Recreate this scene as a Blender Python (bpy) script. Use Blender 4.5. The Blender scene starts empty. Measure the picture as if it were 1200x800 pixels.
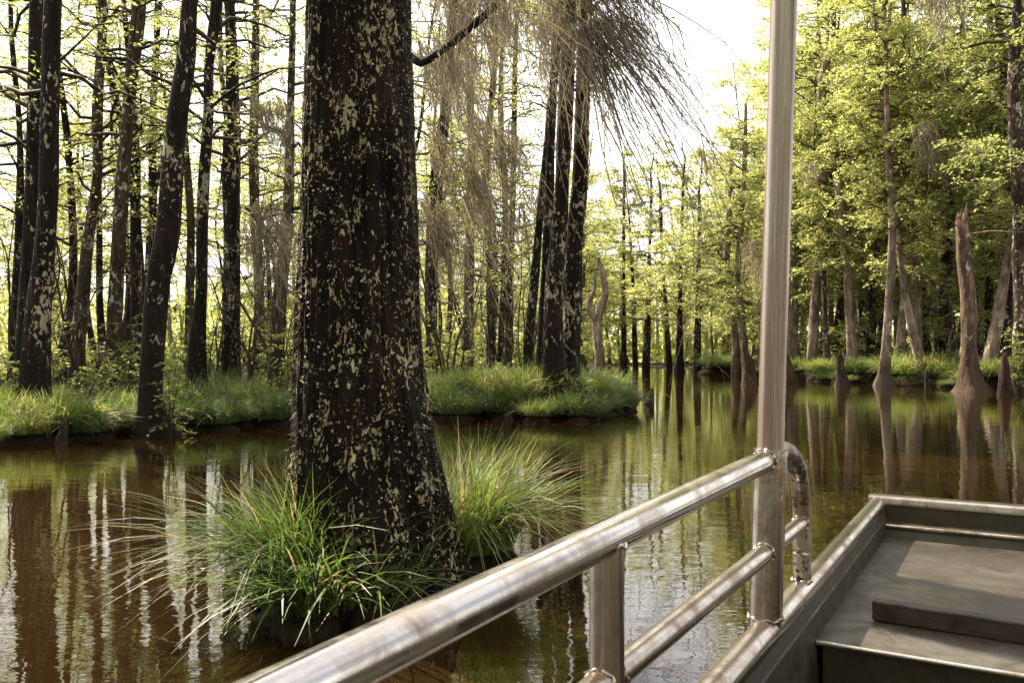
import bpy, math, random
import numpy as np
from mathutils import Vector

# ------------------------------------------------------------------ camera, light, exposure
scene = bpy.context.scene
COL = scene.collection
F = 1000.0            # focal length in photo pixels (1200 wide)
HZ = 415.0            # horizon row
EYE = 1.2             # eye height above the water
cam_d = bpy.data.cameras.new('camera'); cam = bpy.data.objects.new('camera', cam_d); COL.objects.link(cam)
cam.location = (0, 0, EYE); cam.rotation_euler = (math.radians(90), 0, 0)
cam_d.sensor_width = 36; cam_d.lens = 36 * F / 1200; cam_d.shift_y = (HZ - 400) / 1200
cam_d.clip_start = 0.05; cam_d.clip_end = 3000
cam_d.dof.use_dof = True; cam_d.dof.focus_distance = 3.6; cam_d.dof.aperture_fstop = 18.0
scene.camera = cam
SUN_AZ, SUN_EL = -40.0, 47.0      # degrees right of straight ahead, elevation
w = bpy.data.worlds.new('World'); scene.world = w; w.use_nodes = True
nt = w.node_tree; bgn = nt.nodes['Background']
sky = nt.nodes.new('ShaderNodeTexSky'); sky.sky_type = 'NISHITA'; sky.sun_disc = False
sky.sun_elevation = math.radians(SUN_EL); sky.sun_rotation = math.radians(SUN_AZ)
sky.air_density = 1.0; sky.dust_density = 4.0; sky.ozone_density = 1.0
tc = nt.nodes.new('ShaderNodeTexCoord')
mp = nt.nodes.new('ShaderNodeMapping'); mp.inputs['Scale'].default_value = (1, 1, 2.2)
nz = nt.nodes.new('ShaderNodeTexNoise'); nz.inputs['Scale'].default_value = 1.6; nz.inputs['Detail'].default_value = 6
cr = nt.nodes.new('ShaderNodeValToRGB'); cr.color_ramp.elements[0].position = .25; cr.color_ramp.elements[1].position = .62
mx = nt.nodes.new('ShaderNodeMixRGB'); mx.inputs[2].default_value = (14.2, 13.7, 13.1, 1)   # bright thin cloud
mul = nt.nodes.new('ShaderNodeMath'); mul.operation = 'MULTIPLY'; mul.inputs[1].default_value = .8
nt.links.new(tc.outputs['Generated'], mp.inputs[0]); nt.links.new(mp.outputs[0], nz.inputs['Vector'])
nt.links.new(nz.outputs['Fac'], cr.inputs[0]); nt.links.new(cr.outputs[0], mul.inputs[0])
nt.links.new(mul.outputs[0], mx.inputs[0])
nt.links.new(sky.outputs[0], mx.inputs[1]); nt.links.new(mx.outputs[0], bgn.inputs[0])
bgn.inputs[1].default_value = 0.058
sl = bpy.data.lights.new('sun', 'SUN'); sl.energy = 5.0; sl.angle = math.radians(0.5); sl.color = (1, .89, .72)
so = bpy.data.objects.new('sun', sl); COL.objects.link(so)
az, el = math.radians(SUN_AZ), math.radians(SUN_EL)
sd = Vector((math.sin(az) * math.cos(el), math.cos(az) * math.cos(el), math.sin(el)))
so.rotation_euler = sd.to_track_quat('Z', 'Y').to_euler()
vs = scene.view_settings; vs.view_transform = 'Standard'; vs.look = 'None'; vs.exposure = 1.8; vs.gamma = 1
scene.cycles.max_bounces = 6; scene.cycles.diffuse_bounces = 3; scene.cycles.glossy_bounces = 4
scene.cycles.transmission_bounces = 4; scene.cycles.transparent_max_bounces = 4
scene.cycles.sample_clamp_indirect = 6

# ------------------------------------------------------------------ helpers
def P(px, py, Y):
    return np.array([(px - 600) / F * Y, Y, EYE - (py - HZ) / F * Y])

def _hash(ix, iy, iz, seed):
    h = (ix.astype(np.int64) * 374761393 + iy.astype(np.int64) * 668265263 + iz.astype(np.int64) * 2147483647 + seed * 1274126177) & 0xffffffff
    h = ((h ^ (h >> 13)) * 1274126177) & 0xffffffff
    return ((h ^ (h >> 16)) & 0xffff) / 65535.0

def vnoise(p, seed=0):
    p = np.asarray(p, float); i = np.floor(p).astype(int); f = p - i; f = f * f * (3 - 2 * f)
    r = 0
    for dx in (0, 1):
        for dy in (0, 1):
            for dz in (0, 1):
                wgt = (f[..., 0] if dx else 1 - f[..., 0]) * (f[..., 1] if dy else 1 - f[..., 1]) * (f[..., 2] if dz else 1 - f[..., 2])
                r = r + wgt * _hash(i[..., 0] + dx, i[..., 1] + dy, i[..., 2] + dz, seed)
    return r

def norm(v):
    return v / (np.linalg.norm(v, axis=-1, keepdims=True) + 1e-9)

class MB:
    """collects quads/tris and links them as one mesh object"""
    def __init__(self): self.V = []; self.F = []; self.n = 0
    def add(self, V, Fc):
        V = np.asarray(V, float).reshape(-1, 3); Fc = np.asarray(Fc, int)
        if Fc.shape[1] == 3: Fc = np.concatenate([Fc, Fc[:, :1] * 0 - 1 - self.n], 1)
        self.V.append(V); self.F.append(np.where(Fc < -0.5 - 0, -1, Fc + self.n)); self.n += len(V)
    def mesh(self, name, smooth):
        V = np.concatenate(self.V); Fc = np.concatenate(self.F)
        tri = Fc[:, 3] < 0
        tot = np.where(tri, 3, 4); start = np.concatenate([[0], np.cumsum(tot)[:-1]])
        loops = Fc.reshape(-1); loops = loops[loops >= 0]
        me = bpy.data.meshes.new(name)
        me.vertices.add(len(V)); me.vertices.foreach_set('co', V.astype(np.float32).ravel())
        me.loops.add(len(loops)); me.loops.foreach_set('vertex_index', loops.astype(np.int32))
        me.polygons.add(len(Fc)); me.polygons.foreach_set('loop_start', start.astype(np.int32))
        me.polygons.foreach_set('loop_total', tot.astype(np.int32))
        me.polygons.foreach_set('use_smooth', np.full(len(Fc), smooth, dtype=bool))
        me.update(calc_edges=True)
        return me
    def build(self, name, mat, parent=None, smooth=True, origin=None):
        if origin is not None:
            self.V = [v - np.asarray(origin) for v in self.V]
        me = self.mesh(name, smooth); me.materials.append(mat)
        o = bpy.data.objects.new(name, me); COL.objects.link(o)
        if parent is not None: o.parent = parent
        elif origin is not None: o.location = origin
        return o

def tag(o, label=None, cat=None, group=None, kind=None):
    if label: o['label'] = label
    if cat: o['category'] = cat
    if group: o['group'] = group
    if kind: o['kind'] = kind
    return o

def empty(name, loc, label, cat, group=None):
    o = bpy.data.objects.new(name, None); COL.objects.link(o); o.location = loc; o.empty_display_size = .2
    return tag(o, label, cat, group)

def smooth_path(pts, n):
    pts = np.asarray(pts, float)
    if len(pts) == 2:
        t = np.linspace(0, 1, n)[:, None]; return pts[0] * (1 - t) + pts[1] * t
    d = np.concatenate([[0], np.cumsum(np.linalg.norm(np.diff(pts, axis=0), axis=1)[:])])
    # Catmull-Rom, arc-length parameter
    u = np.linspace(0, d[-1], n); out = []
    T = np.zeros_like(pts)
    T[1:-1] = (pts[2:] - pts[:-2]) / (d[2:] - d[:-2])[:, None]
    T[0] = (pts[1] - pts[0]) / (d[1] - d[0]); T[-1] = (pts[-1] - pts[-2]) / (d[-1] - d[-2])
    k = np.clip(np.searchsorted(d, u, side='right') - 1, 0, len(pts) - 2)
    h = (d[k + 1] - d[k]); s = ((u - d[k]) / h)[:, None]; h = h[:, None]
    return ((2*s**3 - 3*s**2 + 1) * pts[k] + (s**3 - 2*s**2 + s) * h * T[k] + (-2*s**3 + 3*s**2) * pts[k+1] + (s**3 - s**2) * h * T[k+1])

def tube(mb, path, rad, sides=8, cap=True, mod=None):
    path = np.asarray(path, float); n = len(path)
    rad = np.broadcast_to(np.asarray(rad, float), (n,))
    T = norm(np.gradient(path, axis=0))
    ref = np.array([0., 0, 1]) if abs(T[:, 2]).mean() < .7 else np.array([0., 1, 0])
    A = norm(np.cross(T, ref)); B = np.cross(T, A)
    th = np.linspace(0, 2 * np.pi, sides, endpoint=False)
    R = np.repeat(rad[:, None], sides, 1)
    if mod is not None: R = R * mod(path, th)
    V = path[:, None] + R[..., None] * (np.cos(th)[None, :, None] * A[:, None] + np.sin(th)[None, :, None] * B[:, None])
    i = np.arange(n - 1)[:, None] * sides; j = np.arange(sides)[None]; j2 = (j + 1) % sides
    Fc = np.stack([i + j, i + j2, i + sides + j2, i + sides + j], -1).reshape(-1, 4)
    V = V.reshape(-1, 3)
    mb.add(V, Fc)
    if cap:
        for e, c in ((0, path[0]), (n - 1, path[-1])):
            ring = V[e * sides:(e + 1) * sides]
            j = np.arange(sides)
            f = np.stack([j, (j + 1) % sides, np.full(sides, sides)], 1)
            if e == 0: f = f[:, [1, 0, 2]]
            mb.add(np.vstack([ring, c]), f)

def box(mb, c, ex, ey, ez):
    """oriented box: centre and three half-extent vectors"""
    c, ex, ey, ez = map(lambda a: np.asarray(a, float), (c, ex, ey, ez))
    V = [c + a * ex + b * ey + d * ez for a in (-1, 1) for b in (-1, 1) for d in (-1, 1)]
    mb.add(V, [[0, 1, 3, 2], [4, 6, 7, 5], [0, 4, 5, 1], [2, 3, 7, 6], [0, 2, 6, 4], [1, 5, 7, 3]])

def ribbons(mb, Pt, W, side):
    """Pt (N,K,3), W (N,K), side (N,3) or (N,K,3)"""
    N, K, _ = Pt.shape
    if side.ndim == 2: side = np.repeat(side[:, None], K, 1)
    L = Pt - side * W[..., None] / 2; Rr = Pt + side * W[..., None] / 2
    V = np.stack([L, Rr], 2).reshape(-1, 3)
    b = (np.arange(N)[:, None] * K + np.arange(K - 1)[None]) * 2
    Fc = np.stack([b, b + 1, b + 3, b + 2], -1).reshape(-1, 4)
    mb.add(V, Fc)

def leaves(mb, pos, axis, nrm, ln, wd):
    axis = norm(axis); wv = norm(np.cross(nrm, axis))
    ln = np.broadcast_to(ln, (len(pos),))[:, None]; wd = np.broadcast_to(wd, (len(pos),))[:, None]
    V = np.stack([pos - axis * ln / 2, pos + wv * wd / 2 - axis * ln * .05, pos + axis * ln / 2, pos - wv * wd / 2 - axis * ln * .05], 1).reshape(-1, 3)
    b = np.arange(len(pos))[:, None] * 4 + np.arange(4)[None]
    mb.add(V, b)

def sprays(mb, rng, O, D, L, n, ll, flat=.45, droop=.25, wf=.5):
    S = len(O); up = np.array([0, 0, 1.])
    D = norm(D); lat = norm(np.cross(D, up) + 1e-6)
    t = rng.uniform(.02, 1, (S, n)); sd_ = rng.choice([-1, 1], (S, n))
    off = sd_ * rng.uniform(0, 1, (S, n)) * wf * L[:, None] * (1.05 - t) ** .7
    pos = O[:, None] + D[:, None] * (t * L[:, None])[..., None] + lat[:, None] * off[..., None]
    pos[..., 2] += -droop * t**2 * L[:, None] + rng.normal(0, .05, (S, n)) * L[:, None] - .15 * abs(off)
    ax = lat[:, None] * sd_[..., None] * .8 + D[:, None] * .7 + rng.normal(0, .3, (S, n, 3))
    nr = up + rng.normal(0, flat, (S, n, 3))
    sz = ll * rng.uniform(.6, 1.3, (S, n))
    leaves(mb, pos.reshape(-1, 3), ax.reshape(-1, 3), nr.reshape(-1, 3), sz.ravel(), (sz * .42).ravel())

# ------------------------------------------------------------------ materials
def new_mat(name):
    m = bpy.data.materials.new(name); m.use_nodes = True
    t = m.node_tree; b = t.nodes['Principled BSDF']; return m, t, b
def node(t, typ, **kw):
    n = t.nodes.new(typ)
    for k, v in kw.items():
        if k in n.inputs: n.inputs[k].default_value = v
        else: setattr(n, k, v)
    return n
def ramp(t, src, stops):
    r = t.nodes.new('ShaderNodeValToRGB'); e = r.color_ramp.elements
    while len(e) < len(stops): e.new(.5)
    for i, (p, c) in enumerate(stops):
        e[i].position = p; e[i].color = (c, c, c, 1) if not isinstance(c, tuple) else (*c, 1)
    t.links.new(src, r.inputs[0]); return r
def texn(t, scale, stretch=(1, 1, 1), detail=4, coord='Object', rough=.55, dist=0, rnd=False):
    tc = t.nodes.new('ShaderNodeTexCoord'); mp = t.nodes.new('ShaderNodeMapping'); mp.inputs['Scale'].default_value = stretch
    n = node(t, 'ShaderNodeTexNoise', Scale=scale, Detail=detail, Roughness=rough, Distortion=dist)
    if rnd:   # every tree gets its own piece of the pattern
        oi = t.nodes.new('ShaderNodeObjectInfo'); sc = node(t, 'ShaderNodeVectorMath', operation='SCALE'); sc.inputs['Scale'].default_value = 61.
        cb = t.nodes.new('ShaderNodeCombineXYZ')
        for i in range(3): t.links.new(oi.outputs['Random'], cb.inputs[i])
        t.links.new(cb.outputs[0], sc.inputs[0]); ad = node(t, 'ShaderNodeVectorMath', operation='ADD')
        t.links.new(tc.outputs[coord], ad.inputs[0]); t.links.new(sc.outputs[0], ad.inputs[1]); t.links.new(ad.outputs[0], mp.inputs[0])
    else: t.links.new(tc.outputs[coord], mp.inputs[0])
    t.links.new(mp.outputs[0], n.inputs['Vector']); return n
def mix(t, fac, a, b, typ='MIX'):
    m = t.nodes.new('ShaderNodeMixRGB'); m.blend_type = typ
    for i, s in ((0, fac), (1, a), (2, b)):
        if isinstance(s, (float, int)): m.inputs[i].default_value = s
        elif isinstance(s, tuple): m.inputs[i].default_value = (*s, 1)
        else: t.links.new(s, m.inputs[i])
    return m.outputs[0]

def leaf_mat(name, c1, c2, trans=.55, tcol=1.6, rough=.5, patch=.35, straw=0.):
    m = bpy.data.materials.new(name); m.use_nodes = True; t = m.node_tree
    t.nodes.remove(t.nodes['Principled BSDF']); out = t.nodes['Material Output']
    g = t.nodes.new('ShaderNodeNewGeometry')
    n = texn(t, .55, detail=2, coord='Object')
    r2 = ramp(t, n.outputs['Fac'], [(.35, 0.), (.65, 1.)])
    f = node(t, 'ShaderNodeMath', operation='ADD'); f2 = node(t, 'ShaderNodeMath', operation='MULTIPLY'); f2.inputs[1].default_value = patch
    f1 = node(t, 'ShaderNodeMath', operation='MULTIPLY'); f1.inputs[1].default_value = 1 - patch
    t.links.new(r2.outputs[0], f2.inputs[0]); t.links.new(g.outputs['Random Per Island'], f1.inputs[0])
    t.links.new(f1.outputs[0], f.inputs[0]); t.links.new(f2.outputs[0], f.inputs[1])
    col = mix(t, f.outputs[0], c1, c2)
    if straw:
        wn = node(t, 'ShaderNodeTexWhiteNoise'); wn.noise_dimensions = '1D'; t.links.new(g.outputs['Random Per Island'], wn.inputs['W'])
        col = mix(t, ramp(t, wn.outputs['Value'], [(1 - straw - .001, 0.), (1 - straw, 1.)]).outputs[0], col, (.30, .22, .11))
    d = t.nodes.new('ShaderNodeBsdfDiffuse'); tr = t.nodes.new('ShaderNodeBsdfTranslucent')
    gl = node(t, 'ShaderNodeBsdfGlossy', Roughness=rough)
    gl.inputs[0].default_value = (.8, .8, .8, 1)
    t.links.new(col, d.inputs[0])
    tcn = mix(t, 1.0, col, (tcol, tcol, tcol * .75), 'MULTIPLY'); t.links.new(tcn, tr.inputs[0])
    ms = node(t, 'ShaderNodeMixShader'); ms.inputs[0].default_value = trans
    t.links.new(d.outputs[0], ms.inputs[1]); t.links.new(tr.outputs[0], ms.inputs[2])
    ms2 = node(t, 'ShaderNodeMixShader'); ms2.inputs[0].default_value = .05
    t.links.new(ms.outputs[0], ms2.inputs[1]); t.links.new(gl.outputs[0], ms2.inputs[2])
    t.links.new(ms2.outputs[0], out.inputs[0]); return m

M = {}
M['lime'] = leaf_mat('leaf_lime', (.17, .195, .06), (.36, .36, .16), .55, 2.0)
M['green'] = leaf_mat('leaf_green', (.12, .15, .045), (.31, .32, .13), .5, 2.0)
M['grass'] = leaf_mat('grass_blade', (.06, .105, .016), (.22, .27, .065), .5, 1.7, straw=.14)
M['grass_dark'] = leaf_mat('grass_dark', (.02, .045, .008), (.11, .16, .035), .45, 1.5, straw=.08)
M['moss'] = leaf_mat('spanish_moss', (.085, .068, .05), (.28, .23, .17), .45, 1.2)
M['fern'] = leaf_mat('leaf_understory', (.10, .14, .03), (.28, .29, .08), .5, 1.7)
M['litter'] = leaf_mat('leaf_litter', (.03, .02, .012), (.10, .07, .04), .2, 1.0)

def bark(name, dark, light, lichen, lich_amt, lscale=7., furrow=9., wet=None, bump=.35, zsq=.22):
    m, t, b = new_mat(name)
    n = texn(t, furrow, (1, 1, zsq), 6, rough=.65, dist=.4, rnd=True)
    c = ramp(t, n.outputs['Fac'], [(.32, dark), (.55, tuple((a + b_) / 2 for a, b_ in zip(dark, light))), (.75, light)]).outputs[0]
    bl = texn(t, furrow * .22, (1, 1, .5), 5, rough=.7, rnd=True)
    c = mix(t, 1., c, ramp(t, bl.outputs['Fac'], [(.36, (.35, .33, .31)), (.52, (.8, .78, .75)), (.66, (1.35, 1.3, 1.22))]).outputs[0], 'MULTIPLY')
    if lich_amt > 0:
        l1 = texn(t, lscale, (1, 1, .6), 3, rough=.6, dist=.6, rnd=True)
        l2 = texn(t, lscale * .14, (1, 1, .6), 2, rnd=True)
        s = node(t, 'ShaderNodeMath', operation='MULTIPLY_ADD'); s.inputs[1].default_value = .6; 
        t.links.new(l2.outputs['Fac'], s.inputs[0]); t.links.new(l1.outputs['Fac'], s.inputs[2])
        lo = min(.955, 1.035 - lich_amt)
        lr = ramp(t, s.outputs[0], [(lo, 0.), (lo + .035, 1.)])
        lc = texn(t, 3., detail=2)
        lcol = ramp(t, lc.outputs['Fac'], [(.35, tuple(x * .65 for x in lichen)), (.65, lichen)])
        c = mix(t, lr.outputs[0], c, lcol.outputs[0])
    if wet:
        tc = t.nodes.new('ShaderNodeTexCoord'); sp = t.nodes.new('ShaderNodeSeparateXYZ'); t.links.new(tc.outputs['Object'], sp.inputs[0])
        wn = texn(t, 2.5, (1, 1, .3), 3)
        ad = node(t, 'ShaderNodeMath', operation='MULTIPLY_ADD'); ad.inputs[1].default_value = -1.4
        t.links.new(wn.outputs['Fac'], ad.inputs[0]); t.links.new(sp.outputs['Z'], ad.inputs[2])
        wr = ramp(t, ad.outputs[0], [(-.0, .8), (.9, 0.)])
        wr.color_ramp.elements[0].color = (.85, .85, .85, 1); wr.color_ramp.elements[1].color = (0, 0, 0, 1)
        c = mix(t, wr.outputs[0], c, wet)
    t.links.new(c, b.inputs['Base Color']); b.inputs['Roughness'].default_value = .85
    b.inputs['Specular IOR Level'].default_value = .2
    bm_ = node(t, 'ShaderNodeBump', Strength=min(1, bump * 1.5), Distance=.06); t.links.new(n.outputs['Fac'], bm_.inputs['Height'])
    t.links.new(bm_.outputs[0], b.inputs['Normal']); return m
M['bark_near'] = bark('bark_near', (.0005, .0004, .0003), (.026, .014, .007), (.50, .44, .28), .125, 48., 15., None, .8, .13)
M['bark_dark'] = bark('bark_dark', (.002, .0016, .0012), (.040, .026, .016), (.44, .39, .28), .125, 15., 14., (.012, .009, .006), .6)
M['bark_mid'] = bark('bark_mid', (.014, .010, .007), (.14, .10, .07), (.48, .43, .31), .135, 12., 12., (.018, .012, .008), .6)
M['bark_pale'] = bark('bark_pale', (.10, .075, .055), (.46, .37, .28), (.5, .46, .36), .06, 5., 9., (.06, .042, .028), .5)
M['stump'] = bark('stump_wood', (.012, .008, .006), (.11, .065, .038), (.4, .35, .2), 0, 5., 9., None, .6)
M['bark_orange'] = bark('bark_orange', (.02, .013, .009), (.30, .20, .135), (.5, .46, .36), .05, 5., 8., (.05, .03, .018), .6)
M['twig'] = bark('twig_bark', (.03, .022, .016), (.13, .10, .075), (.4, .35, .2), 0, 5., 9., None, .2)

def ground_mat():
    m, t, b = new_mat('mud')
    n = texn(t, 1.2, detail=6); n2 = texn(t, 14, detail=4)
    c = ramp(t, n.outputs['Fac'], [(.35, (.006, .004, .003)), (.6, (.02, .014, .008)), (.75, (.018, .024, .008))]).outputs[0]
    c = mix(t, .5, c, ramp(t, n2.outputs['Fac'], [(.4, (.02, .014, .008)), (.7, (.03, .022, .013))]).outputs[0])
    t.links.new(c, b.inputs['Base Color']); b.inputs['Roughness'].default_value = .95; b.inputs['Specular IOR Level'].default_value = .1
    bp = node(t, 'ShaderNodeBump', Strength=.9, Distance=.08); t.links.new(n2.outputs['Fac'], bp.inputs['Height']); t.links.new(bp.outputs[0], b.inputs['Normal'])
    return m
M['mud'] = ground_mat()

def water_mat():
    m, t, b = new_mat('river_water')
    n0 = texn(t, .5, detail=3)
    c = ramp(t, n0.outputs['Fac'], [(.35, (.010, .0052, .0016)), (.7, (.020, .0105, .003))]).outputs[0]
    t.links.new(c, b.inputs['Base Color'])
    b.inputs['Roughness'].default_value = .02; b.inputs['IOR'].default_value = 1.7
    n1 = texn(t, 2.2, (.55, 1.6, 1), 3, rough=.5, dist=.3); n2 = texn(t, 9., (.6, 1.5, 1), 2, rough=.5)
    n3 = texn(t, .25, (1, 1, 1), 2)
    a = node(t, 'ShaderNodeMath', operation='MULTIPLY_ADD'); a.inputs[1].default_value = .22
    t.links.new(n2.outputs['Fac'], a.inputs[0]); t.links.new(n1.outputs['Fac'], a.inputs[2])
    st = ramp(t, n3.outputs['Fac'], [(.35, .35), (.65, 1.)])
    k = node(t, 'ShaderNodeMath', operation='MULTIPLY'); k.inputs[1].default_value = .40; t.links.new(st.outputs[0], k.inputs[0])
    bp = node(t, 'ShaderNodeBump', Distance=.012); t.links.new(k.outputs[0], bp.inputs['Strength'])
    t.links.new(a.outputs[0], bp.inputs['Height']); t.links.new(bp.outputs[0], b.inputs['Normal'])
    return m
M['water'] = water_mat()

def metal(name, base, rough, dirt, damt, speck=0, stretch=(1, 1, 1), met=.95):
    m, t, b = new_mat(name)
    n = texn(t, 9, stretch, 6, rough=.7, dist=.6); n2 = texn(t, 90, (1, 1, 1), 3)
    dr = ramp(t, n.outputs['Fac'], [(1 - damt - .12, 0.), (1 - damt + .08, 1.)])
    c = mix(t, dr.outputs[0], base, dirt)
    if speck:
        n3 = texn(t, 55, (1, 1, 1), 3, rough=.7, dist=1.); n4 = texn(t, 6, detail=2)
        s = node(t, 'ShaderNodeMath', operation='MULTIPLY_ADD'); s.inputs[1].default_value = .8
        t.links.new(n4.outputs['Fac'], s.inputs[0]); t.links.new(n3.outputs['Fac'], s.inputs[2])
        sr = ramp(t, s.outputs[0], [(1.08 - speck, 0.), (1.12 - speck, 1.)])
        c = mix(t, sr.outputs[0], c, (.02, .015, .01))
        mm = mix(t, sr.outputs[0], (met,) * 3, (0.,) * 3); t.links.new(mm, b.inputs['Metallic'])
    else:
        mm = mix(t, dr.outputs[0], (met,) * 3, (met * .45,) * 3); t.links.new(mm, b.inputs['Metallic'])
    t.links.new(c, b.inputs['Base Color'])
    rr = ramp(t, n.outputs['Fac'], [(.3, rough * .75), (.75, min(1, rough * 1.9))]); t.links.new(rr.outputs[0], b.inputs['Roughness'])
    bp = node(t, 'ShaderNodeBump', Strength=.12, Distance=.002); t.links.new(n2.outputs['Fac'], bp.inputs['Height']); t.links.new(bp.outputs[0], b.inputs['Normal'])
    return m
M['alu'] = metal('tube_aluminium', (.56, .52, .48), .12, (.26, .20, .15), .40)
M['alu_worn'] = metal('worn_aluminium', (.50, .45, .40), .20, (.24, .17, .12), .46, speck=.03)
M['alu_speck'] = metal('speckled_aluminium', (.55, .50, .44), .32, (.25, .18, .12), .5, speck=.13)
M['pole'] = metal('brushed_aluminium', (.42, .37, .34), .2, (.26, .19, .155), .52, stretch=(6, 6, .12))  # lengthwise streaks: brown stains plus mirrored dark bands put into the colour
M['hull'] = metal('stained_hull', (.035, .032, .025), .5, (.06, .05, .03), .55, speck=.1, met=.6)
M['deck'] = metal('dull_deck', (.150, .140, .118), .34, (.028, .020, .012), .52, speck=.0, stretch=(.5, .5, 1), met=.5)
def deck_marks():
    m = M['deck']; t = m.node_tree; b = t.nodes['Principled BSDF']; src = b.inputs['Base Color'].links[0].from_socket
    c = src
    for k, (ang, sc) in enumerate(((.5, 60), (1.3, 45), (2.4, 70))):
        tc = t.nodes.new('ShaderNodeTexCoord'); mp = t.nodes.new('ShaderNodeMapping'); mp.inputs['Rotation'].default_value = (0, 0, ang); mp.inputs['Scale'].default_value = (1, .03, 1)
        n = node(t, 'ShaderNodeTexNoise', Scale=float(sc), Detail=2.0); t.links.new(tc.outputs['Object'], mp.inputs[0]); t.links.new(mp.outputs[0], n.inputs['Vector'])
        n2 = texn(t, 4.0 + k, detail=3)
        mlt = node(t, 'ShaderNodeMath', operation='MULTIPLY'); t.links.new(ramp(t, n.outputs['Fac'], [(.66, 0.), (.70, 1.)]).outputs[0], mlt.inputs[0]); t.links.new(ramp(t, n2.outputs['Fac'], [(.5, 0.), (.6, .25)]).outputs[0], mlt.inputs[1])
        c = mix(t, mlt.outputs[0], c, (.17, .16, .14))
    n5 = texn(t, 3.2, detail=6, rough=.7, dist=.8); c = mix(t, ramp(t, n5.outputs['Fac'], [(.46, 0.), (.56, .55)]).outputs[0], c, (.045, .034, .022))
    n3 = texn(t, 28, detail=5, rough=.7, dist=.5); c = mix(t, ramp(t, n3.outputs['Fac'], [(.68, 0.), (.72, .9)]).outputs[0], c, (.02, .016, .01))
    t.links.new(c, b.inputs['Base Color'])
deck_marks()
def plank_mat():
    m, t, b = new_mat('weathered_board')
    n = texn(t, 30, (1, .08, 1), 5, dist=.4)
    c = ramp(t, n.outputs['Fac'], [(.3, (.005, .003, .002)), (.7, (.05, .03, .019))]).outputs[0]
    t.links.new(c, b.inputs['Base Color']); b.inputs['Roughness'].default_value = .7
    bp = node(t, 'ShaderNodeBump', Strength=.5, Distance=.004); t.links.new(n.outputs['Fac'], bp.inputs['Height']); t.links.new(bp.outputs[0], b.inputs['Normal'])
    return m
M['plank'] = plank_mat()
m, t, b = new_mat('white_paint'); b.inputs['Base Color'].default_value = (.75, .75, .72, 1); M['white'] = m

# ------------------------------------------------------------------ ground and water
shore = np.array([(80, -90), (80, 6), (30, 20), (19, 25.5), (16.2, 30), (14.6, 36), (14.2, 42), (14.2, 55), (13.2, 70), (11, 84), (8.8, 87),
                  (7.2, 80), (6.2, 66), (5.2, 50), (4.0, 34), (2.9, 24), (2.15, 19.4), (1.75, 17.0), (.7, 15.7), (-1.0, 16.6), (-2.4, 17.4), (-3.6, 16.6),
                  (-4.5, 15.2), (-5.2, 13.8), (-6.3, 13.0), (-6.9, 11.6), (-8.5, 10.4), (-14, 8.0), (-30, 4), (-90, -10), (-90, -90)], float)
def channel_sdf(X, Y):
    p = np.stack([X, Y], -1); d = np.full(X.shape, 1e9); inside = np.zeros(X.shape, bool)
    for i in range(len(shore)):
        a = shore[i]; b_ = shore[(i + 1) % len(shore)]; ab = b_ - a
        t_ = np.clip(((p - a) @ ab) / (ab @ ab), 0, 1)
        d = np.minimum(d, np.linalg.norm(p - a - t_[..., None] * ab, axis=-1))
        cond = ((a[1] > Y) != (b_[1] > Y)) & (X < (b_[0] - a[0]) * (Y - a[1]) / (b_[1] - a[1] + 1e-12) + a[0])
        inside ^= cond
    return np.where(inside, -d, d)
def ground_z(X, Y):
    s = channel_sdf(X, Y); q = np.stack([X * .6, Y * .6, X * 0], -1)
    s = s + (vnoise(q, 3) - .5) * 1.7 + (vnoise(q * 3.5, 4) - .5) * .4
    z = np.where(s < 0, np.clip(s / .8, -1, 0) * .30, np.clip(s / 1.2, 0, 1) * .03)
    return z + np.where(s > 0, np.clip(s / 6, 0, 1) * .07 + (vnoise(q * 4, 5) - .5) * .12 + (vnoise(q * 1.4, 6) - .55) * .22, 0)
ext = lambda lo, hi, st: np.concatenate([[lo - 900, lo - 350, lo - 120, lo - 40, lo - 12], np.arange(lo, hi + st, st), [hi + 12, hi + 40, hi + 120, hi + 350, hi + 900]])
gx = ext(-45, 55, .4); gy = ext(-6, 110, .4)
GX, GY = np.meshgrid(gx, gy); GZ = ground_z(GX, GY)
mb = MB(); nx = len(gx); ii = np.arange(len(gy) - 1)[:, None] * nx + np.arange(nx - 1)[None]
mb.add(np.stack([GX, GY, GZ], -1), np.stack([ii, ii + 1, ii + 1 + nx, ii + nx], -1).reshape(-1, 4))
g = mb.build('ground', M['mud']); tag(g, kind='structure')
mb = MB(); mb.add([[-1300, -1300, 0], [1300, -1300, 0], [1300, 1300, 0], [-1300, 1300, 0]], [[0, 1, 2, 3]])
wa = mb.build('water', M['water']); tag(wa, kind='structure')

# ------------------------------------------------------------------ trees
def trunk_obj(path, rad, mat, parent, origin, sides=14, flute=.12, rough=.10, seed=0, name='trunk', n=60, flare_h=1.2):
    path = np.asarray(path); 
    sp = smooth_path(np.column_stack([path, rad]) if False else path, n)
    d0 = np.concatenate([[0], np.cumsum(np.linalg.norm(np.diff(path, axis=0), axis=1))]); d1 = np.linspace(0, d0[-1], n)
    r = np.interp(d1, d0, rad)
    k = 5 + seed % 3; ph = seed * 1.7
    def mod(p, th):
        z = p[:, 2:3] - p[0, 2]
        fl = flute * np.exp(-z / flare_h) * np.cos(k * th[None] + ph + .5 * np.sin(z * .8))
        q = np.stack([np.cos(th)[None] * 2.0 + 0 * z, np.sin(th)[None] * 2.0 + 0 * z, z * 1.1 + 0 * th[None]], -1) + seed * 3.3
        q2 = q * np.array([3, 3, 1.6])
        return 1 + fl + rough * (vnoise(q, seed) - .5) * 2 + rough * .6 * (vnoise(q2, seed + 9) - .5) * 2
    m_ = MB(); tube(m_, sp, r, sides, True, mod)
    return m_.build(name, mat, parent, True, origin), sp, r

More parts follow.
